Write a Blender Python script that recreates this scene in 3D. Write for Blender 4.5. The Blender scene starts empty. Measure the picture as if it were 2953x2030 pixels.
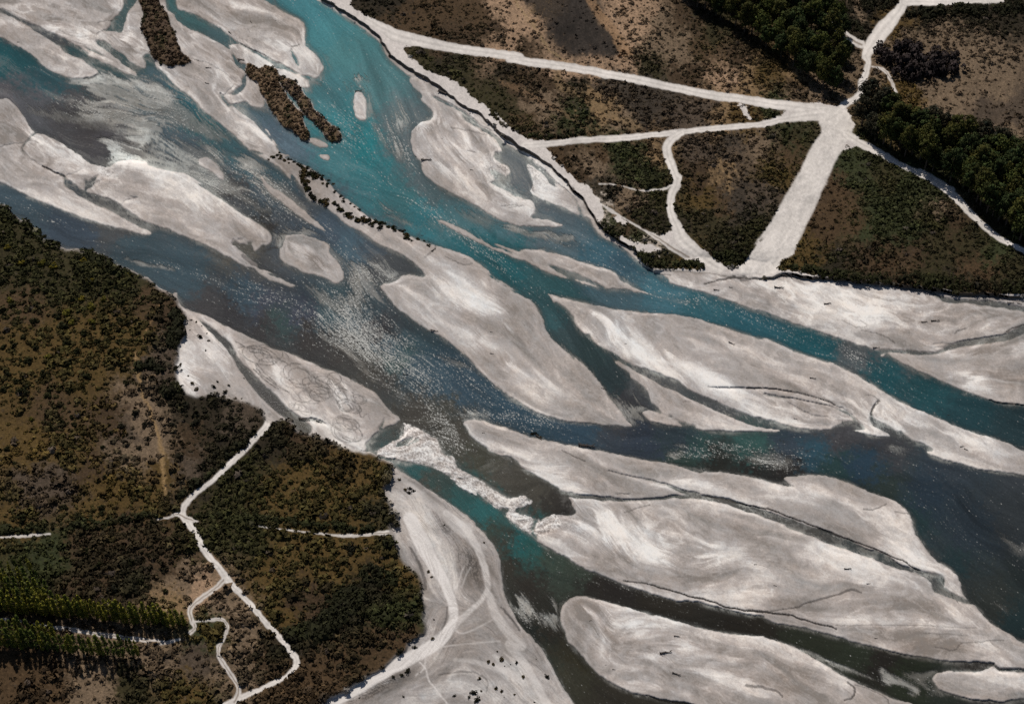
import bpy, math, random
import numpy as np

# ------------------------------------------------------------------ frame and camera
W0, H0 = 2953.0, 2030.0
HFOV = math.radians(38.0)
PITCH = math.radians(45.0)
CAM_H = 410.0
FOC = (W0 / 2) / math.tan(HFOV / 2)
SUN_EL = math.radians(53.0)
SUN_AZ = math.radians(-20.0)         # a little to the left of straight ahead
KE = 1.30                            # display = albedo * KE for flat sunlit ground
EXPO = 0.0
rng = np.random.default_rng(7)
random.seed(7)

def hit(u, v, z=0.0):
    """where the sight line through photograph point (u, v) meets height z"""
    u = np.asarray(u, dtype=np.float64); v = np.asarray(v, dtype=np.float64)
    cx = (u - W0 / 2) / FOC; cy = -(v - H0 / 2) / FOC
    dx = cx
    dy = math.cos(PITCH) + cy * math.sin(PITCH)
    dz = -math.sin(PITCH) + cy * math.cos(PITCH)
    t = (z - CAM_H) / dz
    return dx * t, dy * t

def lin(c):
    c = np.asarray(c, dtype=np.float64) / 255.0
    return np.where(c <= 0.04045, c / 12.92, ((c + 0.055) / 1.055) ** 2.4)

def alb(c):
    return lin(c) / KE

# ------------------------------------------------------------------ tracing helpers
TX = [0.0, 700.0, 1400.0, 2153.0]; TY = [0.0, 500.0, 1000.0, 1480.0]
def P(s):
    """'10 x,y x,y; 20 x,y,w ...' -> array of (u, v, width)"""
    out = []
    for part in s.split(';'):
        tk = part.split()
        if not tk: continue
        if tk[0] == 'N': ox, oy, k = 0.0, 0.0, 1.0
        elif tk[0] == 'D': ox, oy, k = 0.0, 0.0, W0 / 2322.0
        else: ox, oy, k = TX[int(tk[0][0])], TY[int(tk[0][1])], 800.0 / 2321.0
        for t in tk[1:]:
            q = [float(a) for a in t.split(',')]
            w = q[2] * k if len(q) > 2 else 0.0
            out.append((ox + q[0] * k, oy + q[1] * k, w))
    return np.array(out)

def spline(p, closed=True, n=5):
    m = len(p); out = []
    for i in range(m if closed else m - 1):
        if closed: a, b, c, d = p[i-1], p[i], p[(i+1) % m], p[(i+2) % m]
        else: a, b, c, d = p[max(i-1, 0)], p[i], p[i+1], p[min(i+2, m-1)]
        for k in range(n):
            t = k / n
            out.append(0.5 * ((2*b) + (c-a)*t + (2*a-5*b+4*c-d)*t*t + (3*b-a-3*c+d)*t**3) if True else b)
    if not closed: out.append(p[-1])
    return np.array(out)

CELL = 2.5
GW = int(W0 / CELL) + 2; GH = int(H0 / CELL) + 2
U, V = np.meshgrid(np.arange(GW) * CELL, np.arange(GH) * CELL)

def fnoise(beta, lo=0.0, shape=None, seed=None, aniso=None):
    """gaussian noise with a power-law spectrum, zero mean, unit deviation"""
    sh = shape or (GH, GW)
    r = np.random.default_rng(seed) if seed is not None else rng
    f = np.fft.rfft2(r.standard_normal(sh))
    ky = np.fft.fftfreq(sh[0])[:, None]; kx = np.fft.rfftfreq(sh[1])[None, :]
    k = np.sqrt(kx*kx + ky*ky) + 1e-9
    f = f * (k + lo) ** (-beta / 2.0)
    f[0, 0] = 0
    o = np.fft.irfft2(f, sh)
    return (o - o.mean()) / o.std()

def blur(a, s):
    """gaussian blur, s in cells, edges reflected"""
    pad = int(3 * s) + 2
    b = np.pad(a.astype(np.float64), pad, mode='reflect' if pad < min(a.shape) else 'edge')
    ky = np.fft.fftfreq(b.shape[0])[:, None]; kx = np.fft.rfftfreq(b.shape[1])[None, :]
    g = np.exp(-2 * (math.pi * s) ** 2 * (kx*kx + ky*ky))
    o = np.fft.irfft2(np.fft.rfft2(b) * g, b.shape)
    return o[pad:-pad, pad:-pad]

def sstep(a, b, x):
    t = np.clip((x - a) / (b - a), 0, 1)
    return t * t * (3 - 2 * t)

WOB = [fnoise(2.2, 0.01), fnoise(2.2, 0.01)]
def wobble(p, amp):
    i = np.clip((p[:, 1] / CELL).astype(int), 0, GH-1); j = np.clip((p[:, 0] / CELL).astype(int), 0, GW-1)
    q = p.copy()
    q[:, 0] += WOB[0][i, j] * amp; q[:, 1] += WOB[1][i, j] * amp
    return q

def fill(s, amp=2.0):
    p = spline(P(s)) if isinstance(s, str) else s
    p = wobble(p, amp)
    xs = p[:, 0] / CELL; ys = p[:, 1] / CELL
    tog = np.zeros((GH, GW + 1), dtype=np.int32)
    for i in range(len(p)):
        x0, y0 = xs[i], ys[i]; x1, y1 = xs[(i+1) % len(p)], ys[(i+1) % len(p)]
        if y0 == y1: continue
        if y0 > y1: x0, y0, x1, y1 = x1, y1, x0, y0
        r0 = max(0, math.ceil(y0)); r1 = min(GH - 1, math.ceil(y1) - 1)
        if r1 < r0: continue
        r = np.arange(r0, r1 + 1)
        xi = np.clip(np.ceil(x0 + (x1-x0) * (r - y0) / (y1-y0)), 0, GW).astype(int)
        np.add.at(tog, (r, xi), 1)
    return (np.cumsum(tog[:, :-1], axis=1) % 2) == 1

def ribbon(s, amp=1.0, k=1.0, extra=0.0):
    """signed distance (in photograph units) to a ribbon of varying width: < 0 inside"""
    p = spline(P(s), closed=False, n=5) if isinstance(s, str) else s
    p = wobble(p, amp)
    out = np.full((GH, GW), 99.0)
    for i in range(len(p) - 1):
        a, b = p[i], p[i+1]
        R = max(a[2], b[2]) * k / 2 + 30
        j0 = int(max(0, (min(a[0], b[0]) - R) / CELL)); j1 = int(min(GW, (max(a[0], b[0]) + R) / CELL + 2))
        i0 = int(max(0, (min(a[1], b[1]) - R) / CELL)); i1 = int(min(GH, (max(a[1], b[1]) + R) / CELL + 2))
        if j1 <= j0 or i1 <= i0: continue
        X = U[i0:i1, j0:j1]; Y = V[i0:i1, j0:j1]
        dx, dy = b[0]-a[0], b[1]-a[1]
        L = dx*dx + dy*dy + 1e-9
        t = np.clip(((X-a[0])*dx + (Y-a[1])*dy) / L, 0, 1)
        d = np.hypot(X - a[0] - t*dx, Y - a[1] - t*dy) - (a[2] + (b[2]-a[2])*t) * k / 2 - extra
        np.minimum(out[i0:i1, j0:j1], d, out=out[i0:i1, j0:j1])
    return out

def blob(px, py, rx, ry, ang):
    c, s = math.cos(math.radians(ang)), math.sin(math.radians(ang))
    X = (U - px) * c + (V - py) * s; Y = -(U - px) * s + (V - py) * c
    return np.exp(-((X/rx)**2 + (Y/ry)**2))

# ------------------------------------------------------------------ TRACED SHAPES
WEST = ("01 -400,100 0,255 60,280 110,335 150,370 170,400 240,420 275,470 330,520 390,555 450,580 510,610 580,635 650,640 700,665 790,660 840,690 890,720 930,750 1010,780 1070,800 1110,825 1180,850 1240,880 1290,930 1350,980 1420,1020 1480,1055 1490,1100 1520,1150 1545,1200 1530,1260 1540,1330 1510,1400 1500,1480 1500,1540 1480,1596;"
 "02 1475,100 1465,180 1475,280 1510,340 1560,380 1620,405 1690,410 1750,390 1850,420 1950,440 2050,465 2120,500 2190,560 2240,625 2265,635;"
 "12 240,630 350,625 420,640 440,680 500,720 580,740 660,765 720,790 790,830 860,845 920,870 1010,875 1080,900 1130,935 1200,960 1240,985 1250,1040 1235,1090 1215,1150 1185,1200 1185,1250 1225,1310 1245,1370 1290,1430 1310,1500;"
 "13 1300,110 1230,85 1240,140 1250,200 1280,260 1290,330 1350,400 1420,470 1470,530 1500,600 1500,700 1530,800 1520,900 1540,960 1530,1010 1450,1040 1380,1090 1360,1160 1290,1190 1230,1250 1180,1290 1080,1350 960,1420 850,1490 720,1550 660,1596;"
 "N 800,2200 0,2400 -600,2300 -600,600")
NEAST = ("10 500,-150 640,0 700,30 760,60 850,110 920,155 990,200 1050,240 1100,290 1150,330 1180,380 1220,430 1270,490 1330,540 1400,590 1480,640 1560,690 1650,740 1700,790 1780,840 1860,890 1930,940 2000,980 2050,1030 2110,1090 2180,1150 2260,1190 2321,1240;"
 "20 80,1080 150,1130 220,1180 270,1230 340,1260 400,1300 460,1330 540,1390 600,1450 650,1500 720,1560 750,1590;"
 "21 680,70 720,130 780,180 830,240 870,310 920,370 950,440 1000,490 1060,530 1110,570 1180,610 1250,640 1290,700 1340,760 1390,800 1440,815 1560,810 1800,830 2100,850 2321,850;"
 "31 0,870 160,885 300,850 450,865 700,890 900,905 1300,950 1700,1000 2000,1020 2321,1045 2800,1080; N 3600,900 3600,-600 600,-600")
# gravel without scrub on top of the north-east terrace (not roads)
NE_GRAVEL = [
 "10 500,-150 860,-60 900,40 1000,110 1100,170 1230,250 1330,270 1450,300 1500,380 1350,400 1420,490 1540,580 1640,640 1740,680 1830,740 1900,800 1990,870 2050,930 2110,1000 2200,1060 2321,1130; 20 0,890 70,960 150,1030 230,1090 310,1140 380,1180 480,1180 500,1230 340,1290 150,1180 0,1060; 10 2200,1180 2000,1000 1800,860 1600,740 1400,600 1200,430 1050,260 800,90 600,-20",
 "20 300,1240 400,1210 500,1230 560,1320 650,1410 740,1490 830,1540; 21 830,60 890,130 950,230 990,300 1000,350 960,420 860,340 780,190 650,50 600,0; 20 540,1400 400,1310",
 "21 1380,790 1440,800 1560,795 1680,805 1800,790 1830,760 1700,700 1600,650 1450,530 1520,480 1620,480 1700,520 1760,590 1850,680 1930,750 2050,775 2170,745 2250,640 2321,540; 31 80,600 200,500 400,610 370,690 290,710 215,755 250,810 390,815 560,850 900,895 1300,935 1700,985 2000,1008 2400,1015 2800,1080 2000,1050 1300,970 700,910 300,880 0,900; 21 2100,880 1800,880 1500,860",
 "30 400,860 700,880 820,900 860,970 890,1050 880,1110 960,1180 1040,1240 900,1230 790,1260 700,1300 620,1200 620,1110 600,1010 300,1010 330,930",
 "21 1100,360 1180,400 1150,420 1060,390", "20 2110,870 2180,890 2200,960 2240,1000 2180,990 2140,920",
 "21 1120,520 1250,570 1400,600 1480,640 1400,660 1250,640 1160,590",
]
WIDE_ROAD = "30 560,930 700,900 820,920 860,970 885,1050 880,1110 800,1250 760,1320 700,1450 650,1590; 31 700,0 640,130 560,320 490,450 420,600 370,690 290,730 250,830 100,850 0,850; 21 2100,820 2150,760 2250,640 2321,540; 31 60,600 120,520 210,390 300,230 370,110 430,0; 30 360,1590 450,1430 500,1330 560,1200 620,1110 600,1020"
ROADS = [  # (name, kind, traced ribbon)
 ("road", "30 980,-30,90", None),
]
ROADS = [
 ("gravel_road", "10 1050,170,60 1200,250,90 1300,300,110 1500,350,100 1800,410,80 2100,450,80 2321,480,72; 20 200,490,72 450,530,74 700,565,72 1000,620,72 1300,675,72 1600,740,74 1900,800,76 2200,840,80; 30 200,870,80 450,900,90 650,935,100"),
 ("gravel_road", "20 330,1215,70 500,1205,56 800,1175,50 1100,1160,56 1400,1130,54 1700,1100,50 2000,1070,50 2321,1040,52; 30 150,1035,56 300,1000,60 450,975,80 650,960,110"),
 ("gravel_road", "20 1640,1115,60 1560,1165,66 1520,1230,76 1530,1320,78 1570,1420,76 1605,1500,72; 21 1610,40,72 1590,110,74 1555,190,66 1545,280,64 1560,360,66 1590,430,84 1640,540,120 1720,620,110 1850,730,100 1950,790,100"),
 ("dirt_track", "21 1575,90,20 1480,135,18 1380,145,16 1270,140,13 1100,100,11 950,90,8"),
 ("dirt_track", "21 930,230,16 1060,320,22 1200,400,24 1330,480,22 1460,550,40 1560,620,60 1700,700,60"),
 ("gravel_road", "30 830,1120,70 950,1200,70 1100,1270,60 1200,1330,50 1350,1410,46 1500,1480,50 1600,1540,56 1720,1590,60; 31 1450,-10,60 1600,80,70 1750,200,70 1850,310,60 1950,410,52 2080,520,50 2200,590,46 2330,660,46 2600,850,46"),
 ("gravel_road", "30 1360,-80,80 1300,50,86 1200,180,120 1130,260,140 1060,370,130 1000,460,80 1015,520,50 1000,600,60 970,690,64 940,800,50 800,890,70"),
 ("dirt_track", "30 580,70,20 680,170,46 780,260,66 870,330,70 960,380,70"),
 ("gravel_road", "30 1330,20,70 1700,15,60 2000,12,40 2150,10,24"),
 ("dirt_track", "30 1050,560,16 1150,590,30 1200,660,34 1230,730,26 1268,835,24"),
 ("gravel_road", "02 2250,600,40 2215,680,62 2120,780,50 2030,880,46 1930,970,46 1820,1080,44 1720,1160,42 1620,1240,46 1550,1320,54 1530,1400,60 1580,1480,70 1640,1560,52; 03 1640,170,56 1680,260,56 1740,350,58 1830,450,60 1890,540,66 1960,620,60 2060,720,52 2150,820,48 2230,920,44 2321,1010,42; 13 80,790,42 170,880,40 260,980,40 340,1070,46 400,1150,52 450,1220,58 440,1280,50 370,1360,44 230,1430,42 100,1490,42 0,1540,42; 03 2150,1480,48 2020,1540,50 1900,1596,54 1780,1660,54"),
 ("dirt_track", "03 1870,550,50 1810,620,42 1710,690,44 1630,750,42 1590,810,42 1600,880,42 1630,950,38 1590,1000,34"),
 ("dirt_track", "03 1620,905,24 1750,892,26 1860,887,32 1900,930,34 1895,990,30 1865,1060,28 1828,1120,34 1830,1180,32 1880,1270,32 1940,1360,36 1990,1440,40 1990,1510,46 1960,1580,50"),
 ("dirt_track", "02 1300,1445,8 1400,1430,18 1480,1400,40 1560,1430,50 1660,1462,12"),
 ("dirt_track", "03 -60,205,18 0,200,18 100,195,20 200,190,20 300,180,20 415,170,18"),
 ("dirt_track", "03 -60,880,30 60,890,24 180,905,30 270,920,30 480,955,26 640,975,36 800,1005,40 950,1025,40 1150,1050,40 1300,1075,46 1400,1075,34 1500,1050,12"),
 ("dirt_track", "13 40,85,10 300,130,10 480,148,14 650,168,16 830,187,20 1000,182,22 1150,165,36 1280,165,60"),
]
FAINT = [  # (ribbon, colour, strength)
 ("02 1130,60,30 1150,200,46 1180,310,26 1200,400,28 1260,550,26 1310,700,26 1350,850,30 1360,950,36 1370,1100,28 1385,1250,22", (150,122,84), .9),
 ("02 1180,310,8 1250,255,8 1340,230,8", (132,108,78), .7),
 ("01 1330,1100,14 1290,1180,18 1240,1290,20 1210,1380,24", (136,108,74), .8),
 ("20 240,-10,14 330,130,14 430,270,14 480,340,14 530,420,14 640,500,10 760,550,10", (154,130,94), .75),
 ("20 120,680,30 300,760,50 500,870,50 600,920,40 740,1010,30 880,1120,26", (126,100,74), .6),
 ("20 600,600,60 640,720,70 860,820,60 960,900,60 1100,990,60 1280,1060,80", (130,108,78), .65),
 ("03 1640,960,20 1720,1040,12 1800,1130,12", (120,100,45), .8),
 ("13 700,150,4 900,150,4", (60,50,30), .3),
 ("20 850,-20,60 950,120,80 1080,280,80 1180,440,100", (150,118,86), .7),
]
DARKFIELD = "20 340,-60 800,-60 880,130 950,220 1050,300 1110,400 1130,460 1040,490 900,465 750,475 660,440 590,370 540,270 480,150 400,100"

BARS = [  # (traced outline, height)
 "00 -200,240 0,310 60,350 150,390 240,440 300,490 340,530 400,580 500,620 570,650 680,660 780,640 830,600 760,560 680,500 600,470 540,440 500,390 440,350 370,310 300,270 200,200 100,150 0,110 -200,30",
 "00 -200,-10 0,70 100,120 250,200 400,260 520,320 620,370 700,420 740,450 740,470 830,510 950,560 1050,620 1140,640 1120,600 1040,550 1000,510 940,460 880,420 820,370 800,320 830,270 900,240 930,180 980,130 1030,60 1040,0 1060,-150 -200,-150",
 "00 1150,30 1200,100 1190,200 1190,300 1230,370 1250,450 1220,460 1200,480 1230,550 1210,575 1140,550 1080,510 1030,460 960,420 880,350 810,330 830,280 880,260 960,270 1010,290 1040,220 1070,110 1110,60 1140,20",
 "00 1290,-150 1385,-150 1390,60 1440,110 1500,190 1600,250 1740,310 1850,380 1925,430 1945,500 1990,560 2040,600 2040,640 2010,690 2060,720 2060,760 1990,790 1920,790 1850,800 1900,850 1960,900 2000,940 2080,990 2150,1040 2230,1100 2280,1160 2321,1230; 10 80,1010 150,1060 220,1100 250,1180 290,1250 330,1290 410,1310 300,1320 200,1310 130,1290 60,1260; 00 2250,1290 2140,1290 2070,1240 1990,1160 1900,1080 1800,1000 1700,920 1620,830 1530,770 1450,690 1380,610 1310,560 1290,510 1250,400",
 "00 2050,650 2090,640 2140,700 2170,770 2210,860 2180,910 2100,890 2050,850 1990,870 1920,860 1880,820 1900,800 2000,790 2050,740",
 "00 1500,-150 1480,40 1490,80 1560,100 1640,125 1740,180 1830,230 1900,290 1960,340 2060,400 2160,440 2250,490 2300,510; 10 100,430 200,490 280,520 350,550 420,590 500,625 560,640 620,655 660,600 670,560 640,500 590,440 540,400 520,370 520,300 520,220 480,170 400,130 310,80 230,30 150,-10 100,-150",
 "10 290,580 350,590 440,620 520,660 560,690 560,730 510,730 430,690 360,660 310,630",
 "00 1930,380 2000,380 2070,420 2150,450 2230,500 2300,560 2200,570 2100,550 2040,540 1980,500 1930,420",
 "10 540,1180 600,1160 680,1190 720,1220 700,1240 620,1220",
 "10 640,1300 700,1290 735,1320 720,1345 680,1340",
 "10 945,775 1000,780 1030,860 1040,950 1030,1005 980,1005 940,950 930,870",
 "10 1400,670 1450,660 1550,700 1600,760 1580,810 1680,870 1800,930 1850,1000 1900,1040 2000,1100 2080,1150 2140,1210 2170,1280 2110,1270 2110,1330 2200,1390 2240,1440 2210,1480 2130,1480 2090,1530; 21 0,70 100,110 280,200 400,240 415,330 380,370 550,400 650,440 500,448 350,442 250,430 150,400 60,370 0,340; 11 2180,400 2060,340 1950,270 1830,210 1720,150 1620,90 1550,30; 10 1640,1560 1560,1500 1500,1420 1500,1370 1440,1300 1410,1220 1410,1130 1430,1080 1500,1020 1570,1010 1590,960 1560,900 1490,840 1500,800 1440,740",
 "20 340,1380 420,1400 500,1450 520,1520 600,1580; 21 560,60 640,120 710,180 750,230 780,290 800,340 770,350 700,310 600,270 520,240 450,210 380,150 400,80 370,0",
 "10 560,-100 600,0 700,50 800,110 900,170 1000,240 1080,300 1140,350 1180,410 1220,480 1280,550 1370,620 1450,655 1550,690 1580,790 1650,830 1800,900 1900,970 2000,1060 2100,1130 2200,1200 2321,1270; 20 100,1130 200,1210 320,1280 420,1370 520,1450 620,1560; 21 640,110 730,200 790,280 820,350 880,390 920,470 980,540 1080,590 1180,650 1270,730 1380,800 1440,830 1600,700 1100,300 600,-200; 10 2200,900 1500,300 900,-100",
 "11 1610,385 1680,400 1780,440 1880,490 1980,550 2100,610 2200,650 2321,700; 21 60,580 180,620 280,660 310,640 400,640 540,665 680,700 820,750 920,780 1010,800 1090,840 1130,890 1200,930 1280,970 1400,1015 1390,1022 1280,995 1180,975 1080,965 980,960 900,930 830,890 760,870 740,880 680,880 600,860 540,840 460,800 380,760 250,710 130,660 0,610; 11 2200,680 2080,630 1950,570 1830,510 1720,450 1610,395",
 "21 750,870 830,890 900,930 950,955 880,945 800,920 745,900",
 "10 130,1290 220,1300 290,1290 340,1320 420,1350 500,1380 580,1420 660,1480 720,1540 760,1596; 11 720,80 790,160 870,220 960,290 1010,340 1100,400 1180,430 1280,470 1370,520 1450,550 1600,600 1720,630 1830,670 1930,720 2010,780 2060,825 2100,880 2180,930 2321,1010; 21 0,830 60,890 150,940 250,1000 350,1050 410,1090 440,1150 480,1230 500,1300 560,1390 640,1470 720,1540 780,1596; 22 700,50 760,100 830,160 900,230 960,300 1000,360 1050,440 1110,510 1160,590 1225,660 1200,670 1130,665 1000,650 850,635 700,620 560,590 430,550 340,500 250,440 170,390 100,320 50,270; 12 2321,490 2250,430 2180,380 2100,310 2020,240 1960,180 1900,100 1830,20; 11 1850,1520 1760,1440 1670,1370 1550,1320 1480,1270 1380,1190 1290,1130 1240,1070 1190,1000 1155,940 1230,920 1300,890 1340,855 1440,850 1525,862 1500,810 1440,750 1350,690 1250,640 1150,600 1050,530 950,470 850,420 780,350 700,290 600,240 540,200 500,120 450,60 400,0; 10 400,1500 300,1400 200,1340 140,1310",
 "00 -150,780 0,830 60,830 120,880 180,960 240,1050 290,1110 350,1120 420,1150 520,1210 620,1270 700,1330 780,1380 900,1400 1000,1350 1200,1350 1260,1390 1400,1420 1520,1440 1600,1480 1700,1550; 01 1600,60 1700,120 1800,190 1930,270 2030,350 2120,400 2200,450 2260,510 2270,570 2240,600 2200,600 2130,650 2110,600 2070,600 2000,590 1960,560 1940,590 2000,640 2100,720 2160,770 2140,800 2040,770 1950,720 1870,680 1750,610 1620,560 1500,510 1350,450 1200,390 1060,310 960,240 830,190 700,150 620,80 540,40; 00 400,1420 150,1350 -150,1300",
 "00 -200,1000 0,1110 100,1160 200,1200 200,1290 350,1390 520,1480; 01 540,100 620,150 740,220 850,280 970,340 1080,400 1180,450 1270,500 1200,510 1100,490 950,450 800,410 650,360 500,300 350,240 200,170 100,120 0,80 -200,20",
 "00 1670,1330 1730,1320 1800,1360 1850,1420 1880,1480 1860,1510 1780,1440 1700,1400 1670,1370",
 "11 370,515 500,515 600,550 720,600 720,660 770,710 820,780 850,850 830,900 780,920 700,880 600,850 500,830 430,790 350,750 300,690 310,640 340,600 350,540",
 "11 120,820 200,840 300,880 400,920 450,945 400,950 300,920 200,880; 01 2150,830 2150,800 2321,850",
 "11 150,20 230,110 300,150 400,220 500,300 600,390 700,480 640,465 540,405 440,335 340,260 250,190 180,100",
 "01 1450,1000 1500,1100 1560,1130 1620,1160 1740,1200 1850,1260 2000,1330 2100,1380 2200,1420 2300,1465; 12 350,30 450,80 560,130 680,180 780,210 860,250 950,300 1050,350 1130,410 1180,470 1230,540 1310,590 1290,640 1200,670 1110,720 1060,780 1030,830 1020,865 950,868 870,880 700,900 400,800 0,700; 02 2000,800 1300,500 1300,0",
 "12 1340,640 1450,670 1560,730 1640,790 1660,870 1700,900 1760,910 1800,1000 1900,1060 2000,1110 2060,1160 2150,1220 2230,1260 2321,1250; 22 300,1245 380,1270 400,1310 330,1330 250,1370 330,1410 480,1440 580,1400 640,1500 420,1590 330,1560 230,1480 150,1420 200,1360 100,1350 0,1310; 12 2180,1380 2090,1340 2000,1260 1850,1200 1780,1140 1700,1070 1600,1020 1480,980 1350,960 1200,930 1100,890 1180,830 1290,770 1350,700",
 "12 1850,620 1960,610 2060,640 2200,680 2321,710; 22 150,680 300,730 400,760 500,780 650,810 780,845 900,860 1050,890 1200,920 1350,950 1500,970 1650,1010 1780,1050 1850,1040 1960,1050 2100,1070 2321,1115; 32 100,1110 220,1140 400,1175 300,1100 420,1080 550,1070 700,1090 850,1140 950,1180 1060,1230 1180,1270 1260,1310 1340,1370 1380,1440 1400,1520 1420,1596; 33 1380,60 1400,150 1460,240 1530,330 1600,400 1680,450 1740,500 1790,570 1800,650 1830,700 1900,760 1960,830 2060,930 2180,1000 2321,1080 2600,1230 2600,1320 2321,1300 2130,1290 2060,1250 1960,1240 1700,1230 1400,1190 1200,1150 1000,1100 850,1060 650,1000 450,950 270,920 160,880 140,860 0,840; 23 2100,820 1900,770 1700,730 1600,730 1450,690 1300,640 1100,570 950,500 850,470 700,380 600,330 500,270 430,230 420,180 470,110 480,50 570,10; 22 600,1400 720,1410 760,1380 720,1320 720,1290 640,1200 560,1150 450,1090 330,1020 260,950 200,920 100,900 0,860; 12 2200,900 2100,880 2000,820 1930,760 1880,700 1850,650",
 "23 630,870 640,790 700,720 780,690 900,710 1050,750 1200,790 1400,850 1550,890 1700,930 1850,970 2000,1000 2321,1030; 33 150,1040 280,1080 420,1130 520,1190 640,1260 800,1350 950,1430 1100,1490 1250,1560 1400,1596 1700,1750; N 2600,2300 2000,2300; 23 2000,1700 1750,1600 1550,1570 1350,1530 1200,1490 1100,1440 1000,1380 900,1300 820,1210 740,1110 690,1070 670,1000 640,930",
 "33 1560,1370 1650,1320 1900,1330 2000,1310 2060,1280 2130,1320 2321,1330 2600,1350 2600,1560 2321,1550 2150,1570 1950,1560 1800,1530 1650,1490 1580,1430",
 "21 520,1010 560,1010 650,1040 760,1070 900,1100 1050,1130 1200,1155 1400,1170 1600,1190 1800,1230 2000,1290 2150,1340 2300,1390; 31 150,1380 250,1420 400,1490 550,1540 700,1590; 32 650,110 780,170 900,230 1000,290 1100,350 1200,410 1300,470 1450,530 1600,600 1750,660 1900,720 2050,760 2200,810 2321,870 2600,980 2600,1160 2321,1075 2150,1050 1950,1020 1800,980 1650,940 1500,880 1570,870 1480,810 1370,780 1290,710 1240,745 1120,750 980,730 880,700 720,690 690,700 500,690 350,660 200,620 0,575; 22 2200,570 2050,510 1900,440 1700,360 1500,270 1300,200 1150,130 1000,50 900,-20; 21 1100,1560 960,1470 900,1430 880,1350 820,1340 760,1270 740,1200 690,1140 600,1075 575,1095 550,1040",
 "22 1020,80 1100,110 1180,150 1260,210 1400,290 1550,360 1700,430 1850,500 2000,570 2150,630 2321,690; 32 100,670 200,690 330,700 250,715 0,710; 22 2100,710 1900,700 1700,680 1600,620 1560,590 1490,570 1430,500 1380,460 1360,390 1300,320 1220,260 1200,230 1130,170 1060,110",
 "22 1310,560 1340,530 1400,540 1500,580 1570,610 1650,670 1550,660 1400,630 1350,600",
 "21 1440,820 1530,880 1550,920 1680,960 1850,1000 2000,1050 2150,1110 2321,1170; 31 0,1115 150,1160 300,1220 450,1270 600,1320 780,1380 920,1430 1060,1470 1130,1540; 32 1180,60 1250,110 1400,180 1600,270 1800,360 2000,430 2150,480 2321,490 2700,520; N 3300,600 3300,300 2000,600; 21 1300,700",
 "12 1200,960 1270,1010 1350,1060 1450,1120 1560,1200 1680,1280 1800,1360 1900,1430 2000,1540 2050,1596; 13 1900,60 1990,140 2070,230 2120,310 2150,400 2165,500 2180,600 2200,700 2260,830; 23 300,950 400,1050 470,1140 540,1250 600,1370 670,1480 740,1596 800,1750; N 1500,2400 600,2400 800,1900 900,1500 950,1350",
]
BAR_NOTE = {}
ISLES = [
 "00 1150,-100 1290,-100 1350,60 1400,110 1420,200 1460,280 1490,370 1530,440 1600,500 1590,530 1480,550 1400,545 1330,515 1270,480 1250,420 1230,340 1190,270 1190,200 1200,110 1170,40",
 "10 30,560 60,540 130,570 200,560 270,570 300,620 290,680 340,760 380,830 430,880 490,950 510,1020 550,1110 550,1170 510,1180 450,1130 400,1090 340,1050 290,990 250,930 210,870 160,800 140,740 120,690 60,660 30,620",
 "10 300,640 370,660 440,690 490,740 530,800 570,870 620,940 690,1000 750,1040 800,1090 830,1140 820,1180 740,1185 700,1150 650,1080 600,1020 530,970 490,910 460,850 400,800 360,750 310,690",
]
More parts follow.
